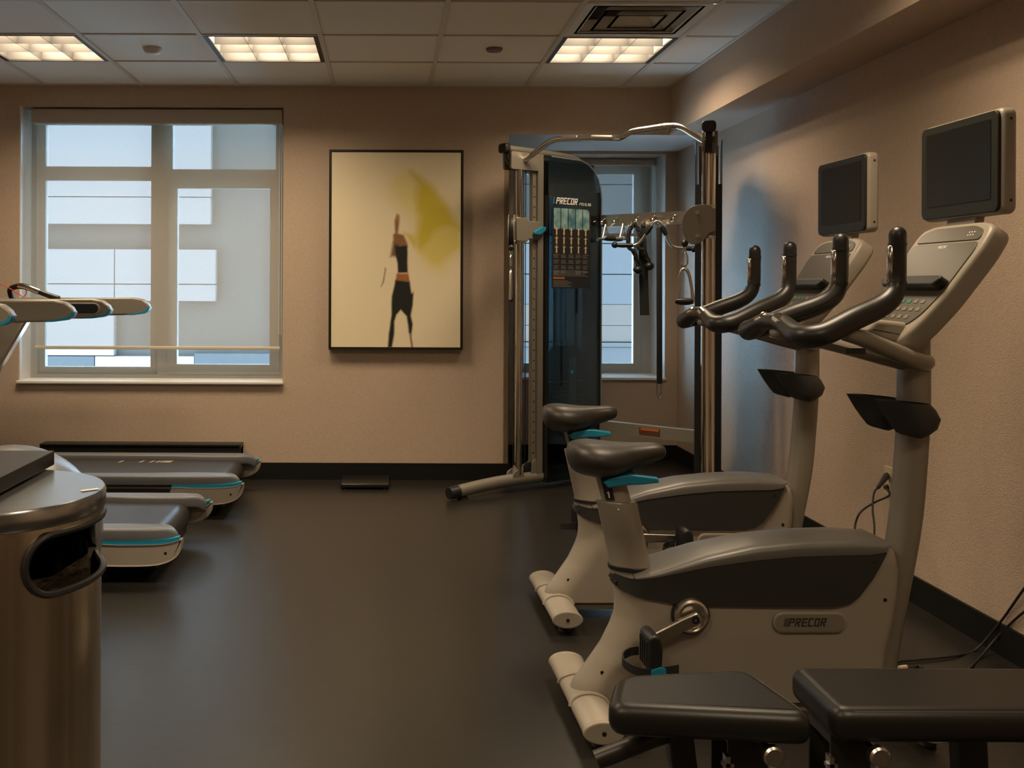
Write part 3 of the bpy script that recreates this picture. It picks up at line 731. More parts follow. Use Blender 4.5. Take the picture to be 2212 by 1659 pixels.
    lo_ = np.array(BL([(1317, 1243)] + top_edge[1:] + [(1912, 1193), (1926, 1176)], -hw)); hi_ = np.array(sorted(BL(up, .03)))
    rings = []
    s_a, s_b = sr, lo_[-1, 0]
    for s in list(s_a+np.array((0, .002, .006, .012, .022, .036, .055)))+list(np.linspace(s_a+.08, s_b, 34)):
        zl = np.interp(s, lo_[:, 0], lo_[:, 1]); zt = max(np.interp(s, hi_[:, 0], hi_[:, 1]), zl+.003); h = zt-zl; W_ = (hw+.004)*kk(s); sh_ = min(.04, W_*.5)
        half = [(-W_, zl), (-W_, zl+.45*h)] + [(-W_+sh_*(1-math.cos(q)), zl+.45*h+.55*h*.86*math.sin(q)) for q in (.4, .8, 1.2, 1.57)] + [(-W_*.25, zt)]
        rings.append([(s, y, z) for y, z in half] + [(s, -y, z) for y, z in half[::-1]])
    B(MB().ring_loft(rings), 'top_cover', SHELL, sharp=50)
    s, z = BP(1362, 1232, -hw); s2, z2 = BP(1372, 1252, -hw)
    B(MB().tube([(s, -hw-.0042, z), (s2, -hw-.0042, z2)], .0012, 6), 'seam', BLACK)
    # badge with the maker's lettering
    a, b = BP(1670, 1366, -hw), BP(1827, 1322, -hw)
    bd = B(MB().pillow(rrect(a[0], a[1], b[0], b[1], (b[1]-a[1])/2-.001, 8), -hw-.003, -hw+.006, .002, XZ), 'badge', PLAT)
    i = .004
    B(MB().pillow(rrect(a[0]+i, a[1]+i, b[0]-i, b[1]-i, (b[1]-a[1])/2-.001-i, 8), -hw-.0048, -hw, .001, XZ), 'badge_plate', PLAT2, bd)
    lx, lz = BP(1691, 1352, -hw); lx2, lz2 = BP(1803, 1334, -hw)
    B(glyphs('///PRECOR', lz2-lz, -.0012, lambda u, v, w: (u, -hw-.0046+w, v), lx, lz, gap=.155), 'lettering', DARKINK, bd)
    # seat tube, post, lever, saddle
    def oval(c, ra, rb, z0, tilt=.2): return [(c+ra*math.cos(q), rb*math.sin(q), z0-tilt*ra*math.cos(q)*.25) for q in np.linspace(0, 2*math.pi, 28, endpoint=False)]
    b0, b1 = BP(1361, 1218, 0), BP(1331, 1080, 0)
    B(MB().ring_loft([oval(b0[0], .060, .048, b0[1]-.025), oval(b0[0], .060, .048, b0[1])] + [oval(b0[0]+(b1[0]-b0[0])*q, .058, .046, b0[1]+(b1[1]-b0[1])*q) for q in (.02, .5, .97)] + [oval(b1[0], .055, .043, b1[1])]), 'seat_tube', PLAT2)
    B(MB().ring_loft([oval(b0[0]+.001, .064, .052, b0[1]-.012), oval(b0[0], .064, .052, b0[1]-.002), oval(b0[0], .060, .048, b0[1])]), 'tube_gasket', BLACK)
    s, z = BP(1336, 1100, -.046); B(MB().pillow([(s-.004, z-.003), (s+.004, z-.003), (s, z+.004)], -.0475, -.0445, 0, XZ), 'arrow_mark', PRINTW)
    p1 = BP(1313, 1010, 0)
    B(MB().ring_loft([oval(b1[0]+.006, .042, .032, b1[1]-.04), oval(b1[0], .042, .032, b1[1]), oval(p1[0], .042, .032, p1[1])]), 'seat_post', PLAT)
    s, z = BP(1318, 1074, -.034); s1, z1 = BP(1307, 1032, -.034)
    lb = B(MB().add([(s-.012, -.0345, z-.008), (s+.013, -.0345, z-.008), (s1+.013, -.0345, z1), (s1-.012, -.0345, z1), (s-.012, -.028, z-.008), (s+.013, -.028, z-.008), (s1+.013, -.028, z1), (s1-.012, -.028, z1)], [(0, 1, 2, 3), (0, 4, 5, 1), (1, 5, 6, 2), (2, 6, 7, 3), (3, 7, 4, 0)]), 'height_label', BLACK)
    B(glyphs('1', .018, -.001, lambda u, v, w: (u, -.0345+w, v), s-.008, z-.002, shear=-.18, t=.2), 'number', PRINTW, lb)
    lv = BL([(1302, 1041), (1312, 1031), (1340, 1026), (1362, 1023), (1385, 1026), (1419, 1031), (1421, 1041), (1385, 1045), (1350, 1046), (1312, 1052)], -.045)
    B(MB().pillow(lv, -.062, -.030, .004, XZ), 'seat_lever', BLUE)
    B(MB().pillow(BL([(1345, 1022), (1365, 1012), (1375, 1026), (1340, 1030)], -.03), -.03, .03, .003, XZ), 'lever_mount', BLACK)
    secs = [(-.058, .020, .012, .742), (-.050, .062, .034, .740), (-.03, .092, .046, .737), (.0, .108, .052, .734), (.04, .106, .053, .730), (.08, .088, .048, .731), (.12, .062, .040, .738), (.16, .046, .033, .745), (.19, .039, .028, .750), (.212, .030, .020, .752), (.220, .012, .009, .752)]
    rings = []
    for s, w, h, z in [tuple(q) for q in cr(secs, 3)]:
        ring = []
        for q in np.linspace(0, 2*math.pi, 32, endpoint=False):
            cx_, sx_ = math.cos(q), math.sin(q)
            y_ = w*math.copysign(abs(cx_)**.8, cx_); z_ = h*math.copysign(abs(sx_)**.85, sx_)
            if z_ > 0: z_ *= 1 - .14*math.exp(-(y_/max(w*.35, 1e-3))**2)
            else: z_ *= 1.0 - .25*abs(y_)/max(w, 1e-3)
            ring.append((s+.012, y_, z+z_))
        rings.append(ring)
    B(MB().ring_loft(rings), 'saddle', SADDLE, sharp=70)
    # cranks and pedals
    cc = BP(1496, 1333, -.105)
    for s_, ang in ((-1, crank_deg), (1, crank_deg+180)):
        prof = [(.001, 0), (.030, 0), (.034, .004), (.040, .007), (.046, .004), (.049, -.006), (.049, -.014)]
        B(MB().lathe([(.053, s_*(hw-.01)), (.053, s_*(hw+.003)), (.050, s_*(hw+.004))], (cc[0], 0, cc[1]), 'Y', 36), 'crank_seal', BLACK)
        dsk = B(MB().lathe([(r, s_*(hw+.012+h)) for r, h in prof], (cc[0], 0, cc[1]), 'Y', 36), 'crank_disc', SATIN)
        ca, sa = math.cos(math.radians(ang)), math.sin(math.radians(ang)); Lc = .152
        pc = (cc[0]+Lc*ca, cc[1]+Lc*sa)
        mp = lambda u, v, w: (cc[0]+u*ca-v*sa, w, cc[1]+u*sa+v*ca)
        ya = s_*(hw+.035)
        arm = B(MB().pillow(rpoly([(-.016, -.016), (.03, -.017), (Lc, -.013), (Lc+.013, -.012), (Lc+.013, .012), (Lc, .013), (.03, .017), (-.016, .016)], .01, 3), ya-.009, ya+.009, .004, mp), 'crank_arm', SATIN)
        B(MB().lathe([(.011, ya+s_*.0095), (.011, ya+s_*.004)], (cc[0], 0, cc[1]), 'Y', 16), 'crank_bolt', BLACK, arm)
        B(MB().lathe([(.004, ya+s_*.0105), (.004, ya+s_*.009)], (cc[0], 0, cc[1]), 'Y', 8), 'bolt_head', CHROME, arm)
        B(MB().cyl((pc[0], ya, pc[1]), (pc[0], ya+s_*.02, pc[1]), .008, 10), 'spindle', SATIN, arm)
        yp0, yp1 = ya+s_*.014, ya+s_*.105
        lo, hi = min(yp0, yp1), max(yp0, yp1)
        ped_o = rpoly([(-.020, -.042), (.018, -.046), (.022, .02), (.014, .050), (-.004, .056), (-.018, .046)], .012, 3)
        ped = B(MB().pillow([(pc[0]+u, pc[1]+v) for u, v in ped_o], lo, hi, .008, XZ), 'pedal', BLACK)
        for k in range(4): B(MB().box(pc[0]-.0215, lo+.012+.02*k, pc[1]-.034, pc[0]-.018, lo+.018+.02*k, pc[1]+.036), 'tread_rib', RUBBER, ped)
        # strap: band looping behind the pedal with its tail to the front
        ym, hh = (lo+hi)/2, (hi-lo)/2
        yn, yfar = (lo, hi) if s_ < 0 else (hi, lo)
        path = [(pc[0]+.062, yn-s_*-.004*0, pc[1]-.032)] + [(pc[0]+.01, yn, pc[1]-.040), (pc[0]-.03, yn, pc[1]-.042)]
        for q in np.linspace(-80, 80, 9):
            qa = math.radians(q); path.append((pc[0]-.032-.042*math.cos(qa), ym+(hh)*math.sin(qa)*(1 if s_ < 0 else -1), pc[1]-.040+.022*(q+80)/160))
        path += [(pc[0]-.02, yfar, pc[1]-.016)]
        pts = [np.array(p) for p in cr(path, 3)]
        hs = .0115; band = []
        for i_, p in enumerate(pts):
            tg = pts[min(i_+1, len(pts)-1)]-pts[max(i_-1, 0)]; nn = np.array((tg[1], -tg[0], 0)); nn = nn/(np.linalg.norm(nn)+1e-9)*.0018
            band.append([p+nn+(0, 0, hs), p-nn+(0, 0, hs), p-nn-(0, 0, hs), p+nn-(0, 0, hs)])
        sp = B(MB().ring_loft(band), 'strap', RUBBER, ped)
        B(MB().pillow(rpoly([(pc[0]-.012, pc[1]-.054), (pc[0]+.027, pc[1]-.052), (pc[0]+.027, pc[1]-.030), (pc[0]+.012, pc[1]-.027), (pc[0]-.012, pc[1]-.035)], .003, 2), yn+(s_*.002), yn+s_*.006, .001, XZ), 'strap_clip', BLUE, ped)
    # mast
    ms = [(.842, .06), (.858, .16), (.875, .26), (.893, .36), (.914, .469), (.930, .577), (.941, .71), (.949, .845), (.950, .979), (.948, 1.07), (.955, 1.12)]
    rg = []
    for s, z in [tuple(q) for q in cr(ms, 3)]:
        ring = []
        for q in np.linspace(0, 2*math.pi, 24, endpoint=False):
            ring.append((s+.040*math.copysign(abs(math.cos(q))**.75, math.cos(q)), .046*math.copysign(abs(math.sin(q))**.75, math.sin(q)), z))
        rg.append(ring)
    B(MB().ring_loft(rg), 'mast', PLAT2, sharp=60)
    # twin bottle holder either side of the mast
    for s_ in (-1, 1):
        # levels: (z, rear s, front s, half width)
        lev = [(.808, .872, .925, .024), (.815, .858, .945, .034), (.835, .842, .972, .041), (.862, .822, .982, .045), (.888, .806, .968, .045), (.905, .796, .952, .045)]
        if s_ > 0: lev = [(z+.0, a-.004, b-.01, w) for z, a, b, w in lev]
        def ring(z, a, b, w, ins=0.0):
            out = []
            for q in np.linspace(0, 2*math.pi, 32, endpoint=False):
                cxq, syq = math.cos(q), math.sin(q); rr = (b-a)/2-ins
                x = (a+b)/2+rr*cxq; taper = 1.0 if cxq > 0 else 1-.72*(-cxq)**1.6
                out.append((x, s_*.078+(w-ins)*syq*taper, z+(.006*(-cxq) if ins >= 0 else 0)))
            return out
        rs = [ring(*q) for q in lev] + [ring(q[0]+(0.0 if k == 0 else 0.001), q[1], q[2], q[3], .0025) for k, q in enumerate(lev[::-1][:-1])]
        B(MB().ring_loft(rs), 'bottle_holder', CHAR, sharp=50)
    B(MB().pillow(rrect(.902, -.062, .985, .062, .03), .842, .886, .006), 'holder_clamp', CHAR)
    # handlebar
    hb = [(.815, -.165, 1.368), (.815, -.165, 1.30), (.812, -.166, 1.235), (.795, -.172, 1.198), (.755, -.182, 1.170), (.68, -.20, 1.140), (.60, -.218, 1.104), (.565, -.216, 1.094), (.546, -.195, 1.092), (.541, -.15, 1.098), (.543, -.085, 1.118), (.545, -.04, 1.126)]
    rr = [.0225, .0225, .0235, .028, .030, .031, .031, .031, .031, .030, .026, .024]
    full = hb + [(.545, 0, 1.127)] + [(a, -b, c) for a, b, c in hb[::-1]]
    h = B(MB().tube(full, rr+[.024]+rr[::-1], 16, 4, cap=.022), 'handlebar', GRIP)
    for s_ in (-1, 1):
        B(MB().tube([(.797, s_*.165, 1.335), (.797, s_*.165, 1.24)], .0115, 10, cap=.004), 'pulse_sensor', CHROME, h)
        B(MB().tube([(.812, s_*.1655, 1.235), (.8135, s_*.165, 1.243)], .0248, 16), 'grip_ring', BLACK, h)
        B(MB().tube([(.815, s_*.165, 1.337), (.815, s_*.165, 1.345)], .0238, 16), 'grip_ring', BLACK, h)
        B(MB().tube([(.537, s_*.045, 1.136), (.535, s_*.125, 1.112)], .0175, 10, cap=.003), 'thumb_sensor', CHROME, h)
        B(MB().tube([(.66, s_*.19, 1.10), (.72, s_*.165, 1.085), (.80, s_*.13, 1.058), (.88, s_*.098, 1.03), (.94, s_*.06, 1.014), (.968, s_*.03, 1.012)], [.020, .022, .024, .025, .025, .025], 14, 4, cap=.015), 'handlebar_arm', PLAT2)
    B(MB().tube([(.55, 0, 1.098), (.64, 0, 1.078), (.76, 0, 1.048), (.87, 0, 1.018), (.94, 0, 1.0)], .024, 14, 4, flat=(1.7, .8), cap=.01), 'stem', PLAT2)
    B(MB().box(.735, -.0425, 1.036, .79, -.0405, 1.052), 'port_plate', CHAR)
    # console: leaning face with display, shelf and keys
    ang = math.atan2(.205, .31); Tn = Vector((math.sin(ang), 0, math.cos(ang))); Nn = Vector((-math.cos(ang), 0, math.sin(ang))); C0 = Vector((.865, 0, 1.085))
    cm = lambda u, v, w: tuple(C0 + Vector((0, u, 0)) + Tn*v + Nn*w)
    co = rpoly([(-.075, -.03), (.075, -.03), (.125, .03), (.165, .13), (.190, .30), (.180, .375), (.12, .392), (-.12, .392), (-.180, .375), (-.190, .30), (-.165, .13), (-.125, .03)], .04, 4)
    con = B(MB().pillow(co, -.062, 0, .014, cm, 4), 'console', PLAT)
    pn = rpoly([(-.070, .035), (.070, .035), (.118, .075), (.150, .15), (.168, .29), (.160, .318), (-.160, .318), (-.168, .29), (-.150, .15), (-.118, .075)], .03, 4)
    B(MB().pillow(pn, -.004, .003, .0015, cm), 'display_panel', PANEL, con)
    tbd = rpoly([(-.160, .324), (.160, .324), (.150, .358), (.10, .374), (-.10, .374), (-.150, .358)], .02, 4)
    B(MB().pillow(tbd, -.004, .003, .0015, cm), 'top_band', PANEL, con)
    B(glyphs('PRECOR', .009, .0006, lambda u, v, w: cm(.02-u, v, .003+w), 0, .300), 'lettering', PRINTW, con)
    for k in range(6):
        B(MB().pillow(rrect(-.12+.012*(k % 3), .338+.010*(k//3), -.115+.012*(k % 3), .343+.010*(k//3), .002, 2), .003, .004, 0, cm), 'indicator', PRINTW, con)
    B(MB().pillow(rpoly([(-.135, .155), (.135, .155), (.155, .175), (.150, .188), (-.150, .188), (-.155, .175)], .006, 2), 0, .032, .005, cm), 'reading_shelf', BLACK, con)
    KEY = mat('key_print', (.17, .16, .13), .4); GRN = mat('key_green', (.02, .17, .09), .4)
    for r_ in range(3):
        for c_ in range(6):
            u = -.088+.035*c_; v = .066+.026*r_
            if abs(u) > .055+.02*r_+.02: continue
            B(MB().pillow(rrect(u-.010, v-.006, u+.010, v+.006, .003, 2), .003, .0045, .0005, cm), 'key', GRN if (r_ == 2 and c_ in (2, 3)) else KEY, con)
    # pod below the console
    B(MB().pillow(rpoly([(.775, 1.10), (.86, 1.07), (.93, 1.07), (.93, 1.12), (.86, 1.13), (.80, 1.135)], .015, 3), -.075, .075, .012, XZ), 'console_foot', PLAT)
    # screen on its neck
    B(MB().pillow([(1.075, 1.385), (1.105, 1.385), (1.125, 1.47), (1.10, 1.47)], -.07, .07, .004, XZ), 'screen_neck', PLAT2)
    sm = lambda u, v, w: (1.078+.012*(v-1.57)*0+w, u, v)
    scr = B(MB().pillow(rrect(-.196, 1.424, .196, 1.712, .022, 5), .004, .046, .012, sm, 4), 'screen_housing', PLAT)
    B(MB().pillow(rrect(-.188, 1.43, .188, 1.706, .02, 5), -.004, .006, .003, sm), 'bezel', BEZEL, scr)
    B(MB().pillow(rrect(-.158, 1.466, .158, 1.684, .004, 2), -.0052, -.003, .0, sm), 'screen', SCREEN, scr)
    for z in (1.46, 1.68): B(MB().cyl((1.105, -.197, z), (1.105, -.1945, z), .004, 8), 'screw', BLACK, scr)
    return t
make_bike('upright exercise bike with its pedal strap hanging, right behind the weight bench', (BX, BY), 205)
make_bike('upright exercise bike between another bike and the cable machine', (.632, 3.775), 0)

# ------------------------------------------------------------------ cable machine
cmch = thing('cable_machine', 'angled twin tower cable machine with chrome posts and pull up bar', 'gym machine', (1.3, 5.9, 0))
def tower(post, a, side):
    a = Vector((a[0], a[1], 0)).normalized(); n = Vector((a.y, -a.x, 0)) if side < 0 else Vector((-a.y, a.x, 0)); P0 = Vector((post[0], post[1], 0))
    TW = lambda u, v, z: tuple(P0 + a*u + n*v + Vector((0, 0, z)))
    def tb(u0, v0, z0, u1, v1, z1):
        q = [TW(x, y, z) for x in (u0, u1) for y in (v0, v1) for z in (z0, z1)]
        return MB().add(q, [(0, 1, 3, 2), (4, 6, 7, 5), (0, 4, 5, 1), (2, 3, 7, 6), (0, 2, 6, 4), (1, 5, 7, 3)])
    Bd = lambda m, nm, mt, p=cmch, **k: m.build(nm, mt, p, **k)
    Bd(MB().tube([TW(-.47, 0, .043), (TW(-.30, 0, .058)), TW(-.1, 0, .068), TW(.2, 0, .07), TW(.64, 0, .07)], .036, 14, 3), 'foot', PLAT2)
    Bd(MB().tube([TW(-.52, 0, .040), TW(-.455, 0, .044)], [.034, .039], 14, cap=.0), 'foot_cap', BLACK)
    for u in (-.42, .6): Bd(MB().lathe([(.03, 0), (.03, .012), (.012, .014), (.012, .03)], TW(u, 0, 0), n=12), 'foot_pad', RUBBER)
    Bd(MB().cyl(TW(-.008, .014, .10), TW(-.008, .014, 1.93), .021, 18), 'guide_post', CHROME)
    Bd(MB().cyl(TW(.014, -.014, .10), TW(.014, -.014, 1.93), .021, 18), 'guide_post', CHROME)
    Bd(MB().lathe([(.034, .085), (.034, .14), (.028, .15)], TW(0, 0, 0), n=18), 'post_socket', PLAT2)
    for v in (-.028, .028): Bd(MB().pillow(rpoly([(-.05, .06), (.05, .06), (.04, .115), (0, .135), (-.04, .115)], .012, 3), v-.004, v+.004, .001, lambda p, q, w: TW(p-.02, w, q)), 'base_lug', PLAT2)
    for v in (-.02, .02): Bd(MB().pillow(rpoly([(.085, .07), (.165, .07), (.165, .165), (.13, .185), (.095, .165)], .02, 3), v-.004, v+.004, .001, lambda p, q, w: TW(p, w, q)), 'pulley_bracket', PLAT2)
    Bd(MB().lathe([(.045, -.008), (.048, -.006), (.042, 0), (.048, .006), (.045, .008)], (0, 0, 0), 'Z', 20).moved(Matrix(((a.x, 0, n.x, 0), (a.y, 0, n.y, 0), (0, 1, 0, 0), (0, 0, 0, 1)))).moved(Matrix.Translation(TW(.075, 0, .115))), 'pulley', BLACK)
    pb = Bd(tb(.098, -.015, .16, .124, .015, 1.93), 'hole_bar', PLAT2)
    for k in range(27):
        z = .22+.062*k
        for v in (-.0153, .0153):
            Bd(MB().lathe([(.0055, 0), (.0055, .0006)], (0, 0, 0), 'Z', 8).moved(Matrix(((a.x, 0, n.x, 0), (a.y, 0, n.y, 0), (0, 1, 0, 0), (0, 0, 0, 1)))).moved(Matrix.Translation(TW(.111, v, z))), 'hole', BLACK, pb)
    Bd(tb(.128, -.03, .05, .172, .03, 2.03), 'frame_post', PLAT2)
    # top tube bending down over the shroud
    tp = [TW(-.105, 0, 2.048), TW(.1, 0, 2.045), TW(.38, 0, 2.035), TW(.47, 0, 2.02), TW(.555, 0, 1.975), TW(.61, 0, 1.90), TW(.635, 0, 1.80), TW(.64, 0, 1.4), TW(.64, 0, .07)]
    Bd(MB().tube(tp, .021, 12, 4), 'top_tube', PLAT2)
    Bd(MB().pillow(rrect(-.036, 2.018, .036, 2.076, .02), -.135, -.095, .006, lambda u, v, w: TW(w, u, v)), 'top_cap', BLACK)
    Bd(MB().pillow(rpoly([(-.105, 2.03), (-.07, 2.03), (-.06, 1.97), (-.02, 1.945), (.0, 1.925), (-.04, 1.922), (-.085, 1.95), (-.10, 1.98)], .01, 2), -.017, .017, .004, lambda p, q, w: TW(p, w, q)), 'pulley_guard', BLACK)
    for v in (-.032, .032): Bd(MB().pillow(rpoly([(-.09, 1.925), (.13, 1.925), (.13, 2.03), (-.09, 2.03)], .015, 3), v-.012, v+.003, .001, lambda p, q, w: TW(p, w, q)), 'pulley_plate', PLAT2)
    Bd(MB().lathe([(.045, -.012), (.05, -.009), (.042, 0), (.05, .009), (.045, .012)], (0, 0, 0), 'Z', 22).moved(Matrix(((a.x, 0, n.x, 0), (a.y, 0, n.y, 0), (0, 1, 0, 0), (0, 0, 0, 1)))).moved(Matrix.Translation(TW(-.04, 0, 1.985))), 'pulley', CHROME)
    # smoked shroud panels on both faces of the weight stack, black spine behind
    sh = [(.178, .04), (.63, .04), (.63, 1.78), (.622, 1.84), (.60, 1.90), (.56, 1.955), (.51, 1.99), (.45, 2.008), (.178, 2.018)]
    for v in (.066, -.070):
        Bd(MB().pillow(sh, v, v+.004, 0, lambda p, q, w: TW(p, w, q)), 'shroud_panel', TINT)
    Bd(tb(.60, -.066, .10, .628, .066, 1.82), 'shroud_spine', BLACK)
    Bd(tb(.178, -.066, .04, .186, .066, 1.78), 'shroud_edge', BLACK)
    for k in range(1, 9):
        q0, q1 = sh[k-1] if k > 1 else (.63, 1.70), sh[k]
    edge = [(p, q) for p, q in sh[2:8]]
    for v in (.0685, -.0685):
        Bd(MB().tube([TW(p, v, q) for p, q in [(.63, .05)] + edge + [(.20, 2.016)]], .005, 6), 'shroud_edge_band', mat('acrylic_edge', (.16, .20, .22), .3))
    Bd(tb(.20, -.05, 1.78, .58, .05, 1.99), 'upper_block', BLACK)
    for uu in (.30, .48):
        Bd(MB().cyl(TW(uu, 0, .06), TW(uu, 0, 1.80), .012, 10), 'stack_rod', DARKMETAL)
    Bd(MB().cyl(TW(.39, 0, .75), TW(.39, 0, 1.80), .004, 6), 'stack_cable', BLACK)
    for k in range(20):
        Bd(tb(.24, -.045, .08+.028*k, .54, .045, .1055+.028*k), 'weight_plate', DARKMETAL)
    Bd(MB().pillow(rpoly([(.26, .645), (.52, .645), (.50, .83), (.45, .865), (.33, .865), (.28, .83)], .02, 3), -.035, .035, .004, lambda p, q, w: TW(p, w, q)), 'lift_head', BLACK)
    ss = Bd(tb(.375, .047, .22, .425, .055, .79), 'selector_bar', PLAT2)
    for k in range(14):
        Bd(tb(.395, .0549, .25+.036*k, .405, .0556, .262+.036*k), 'hole', BLACK, ss)
    Bd(MB().sphere(TW(.38, .060, .70), .014, 10), 'selector_pin', BLUE)
    if side < 0:
        # printed header and exercise placard on the inner face
        pv = .0712
        pm_ = lambda p, q, w: TW(p, pv+w, q)
        ZT = lambda py: CH+(VY-py)/F*6.17
        hd = Bd(glyphs('PRECOR', .040, .0006, pm_, .235, ZT(440), gap=.14), 'header_lettering', PRINTW)
        Bd(glyphs('B', .040, .0006, pm_, .210, ZT(440)), 'header_bar', BLUE)
        Bd(glyphs('FTS GLIDE', .016, .0006, pm_, .435, ZT(441)+.002, shear=0, gap=.14), 'header_small_lettering', PRINTW)
        u0, u1, zt, zb = .205, .532, 1.705, 1.216
        pc_ = Bd(MB().pillow([(u0, zb), (u1, zb), (u1, zt), (u0, zt)], 0, .001, 0, pm_), 'placard', mat('placard_black', (.016, .014, .012), .5))
        cw = (u1-u0-.02)/5
        for k in range(5):
            c0 = u0+.010+cw*k
            Bd(MB().pillow([(c0+.003, zt-.125), (c0+cw-.004, zt-.125), (c0+cw-.004, zt-(.012 if k == 4 else 0)), (c0+cw-(.02 if k == 4 else .004), zt), (c0+.003, zt)], .001, .0016, 0, pm_), 'photo', TEAL, pc_)
            for r_ in range(3):
                zc = zt-.135-.055*r_; cx_ = c0+cw*.42
                f = MB()
                f.pillow(rpoly([(cx_-.005, zc-.008), (cx_+.005, zc-.008), (cx_+.004, zc+.012), (cx_-.004, zc+.012)], .002, 2), .0016, .0021, 0, pm_)
                f.pillow([(cx_-.014, zc+.004+.004*(k % 2)), (cx_+.014, zc+.006), (cx_+.014, zc+.010), (cx_-.014, zc+.009)], .0016, .0022, 0, pm_)
                f.pillow([(cx_-.006, zc-.028), (cx_-.001, zc-.028), (cx_, zc-.006), (cx_-.005, zc-.006)], .0016, .0022, 0, pm_)
                f.pillow([(cx_+.001, zc-.028), (cx_+.006, zc-.028), (cx_+.005, zc-.006), (cx_, zc-.006)], .0016, .0023, 0, pm_)
                f.pillow(rrect(cx_-.0035, zc+.013, cx_+.0035, zc+.021, .003, 2), .0016, .0022, 0, pm_)
                Bd(f, 'figure', FIG, pc_)
            tl = MB()
            for r_ in range(16 - (k % 3)*2):
                zl = zt-.285-.0085*r_
                if r_ % 4 == 3: continue
                tl.pillow([(c0+.003, zl), (c0+cw-.012-.012*((r_*7+k*3) % 4)/3, zl), (c0+cw-.012-.012*((r_*7+k*3) % 4)/3, zl+.0035), (c0+.003, zl+.0035)], .001, .0014, 0, pm_)
            Bd(tl, 'text_block', INKGREY, pc_)
        tl = MB()
        for r_ in range(5): tl.pillow([(u0+.01, zb+.075+.008*r_), (u1-.02-.03*(r_ % 3), zb+.075+.008*r_), (u1-.02-.03*(r_ % 3), zb+.078+.008*r_), (u0+.01, zb+.078+.008*r_)], .001, .0014, 0, pm_)
        for r_ in range(6): tl.pillow([(u0+.01, zb+.01+.007*r_), (u0+.17-.02*(r_ % 3), zb+.01+.007*r_), (u0+.17-.02*(r_ % 3), zb+.013+.007*r_), (u0+.01, zb+.013+.007*r_)], .001, .0014, 0, pm_)
        Bd(tl, 'text_block', INKGREY, pc_)
        Bd(MB().pillow([(u0+.01, zb+.058), (u0+.105, zb+.058), (u0+.105, zb+.068), (u0+.01, zb+.068)], .001, .0015, 0, pm_), 'warning_bar', ORANGE, pc_)
    # sliding carriage with blue lever
    zc = 1.565
    Bd(MB().pillow(rpoly([(-.045, zc-.07), (.04, zc-.07), (.05, zc-.055), (.145, zc-.055), (.145, zc+.055), (.05, zc+.055), (.04, zc+.075), (-.045, zc+.075)], .012, 3), -.036, .036, .006, lambda p, q, w: TW(p, w, q)), 'carriage', PLAT2)
    for dz in (-.078, .08): Bd(MB().lathe([(.036, zc+dz-.008), (.036, zc+dz+.008)], TW(0, 0, 0), n=18), 'carriage_bushing', SATIN)
    Bd(MB().pillow(rpoly([(.075, zc-.025), (.12, zc-.028), (.165, zc+.0), (.168, zc+.022), (.14, zc+.024), (.08, zc-.005)], .008, 2), .040, .062, .004, lambda p, q, w: TW(p, w, q)), 'carriage_lever', BLUE)
    # swivelling pulley arm
    if side < 0: d = Vector((-.16, -.987, 0)); o0 = Vector(TW(-.045, -.01, 0))
    else: d = n.copy(); o0 = Vector(TW(-.05, -.03, 0))
    e = Vector((-d.y, d.x, 0))
    SW = lambda u, v, w: tuple(o0 + d*u + e*w + Vector((0, 0, v)))
    ol = [(-.005, zc-.05), (.0, zc+.06), (.02, zc+.085), (.08, zc+.088), (.12, zc+.075), (.15, zc+.04), (.162, zc+.0), (.158, zc-.06), (.14, zc-.10), (.115, zc-.118), (.075, zc-.115), (.045, zc-.09), (.03, zc-.06)]
    for w in (-.016, .016): Bd(MB().pillow(rpoly(ol, .02, 3), w-.003, w+.003, .001, SW), 'swivel_plate', PLAT2)
    Bd(MB().pillow(rpoly([(u*.97+.003, zc+(v-zc)*.97) for u, v in ol], .02, 3), -.012, .012, .002, SW), 'swivel_pulley', BLACK)
    for q in ((.085, zc+.045), (.085, zc-.075)):
        Bd(MB().tube([SW(q[0], q[1], -.024), SW(q[0], q[1], .024)], .011, 12), 'swivel_bolt', SATIN)
    hx = SW(.148, zc-.112, 0)
    Bd(MB().sphere(hx, .019, 14), 'cable_ball', BLACK)
    for uu, vv in ((-.055, .02), (.055, 0)):
        Bd(MB().cyl(TW(uu, vv, .14), TW(uu, vv, 1.93), .0028, 6), 'cable', BLACK)
    return TW, hx, d, e
TWL, hL, dL, eL = tower((.79, 6.05), (.83, .56), -1)
TWR, hR, dR, eR = tower((1.675, 5.25), (.304, .953), 1)

# pull-up bar between the post heads
pu = lambda u, z, off=0.0: (.80+.86*u-off*.68, 6.05-.80*u-off*.73, z)
bar = MB().tube([pu(.0, 1.972), pu(.06, 2.003), pu(.13, 2.05), pu(.19, 2.082), pu(.26, 2.086), pu(.36, 2.077), pu(.46, 2.068), pu(.54, 2.056), pu(.58, 2.052, .01), pu(.61, 2.064, .02), pu(.65, 2.080, .02), pu(.72, 2.085, .01), pu(.82, 2.09), pu(.88, 2.078), pu(.94, 2.032), pu(1.0, 1.985)], .0165, 14, 4).build('pull_up_bar', CHROME, cmch)
for a, b, za, zb in ((.25, .34, 2.0862, 2.0785), (.42, .53, 2.072, 2.057), (.69, .81, 2.0842, 2.0895)):
    MB().tube([pu(a, za), pu(b, zb)], .0182, 14).build('knurled_grip', SATIN, bar)
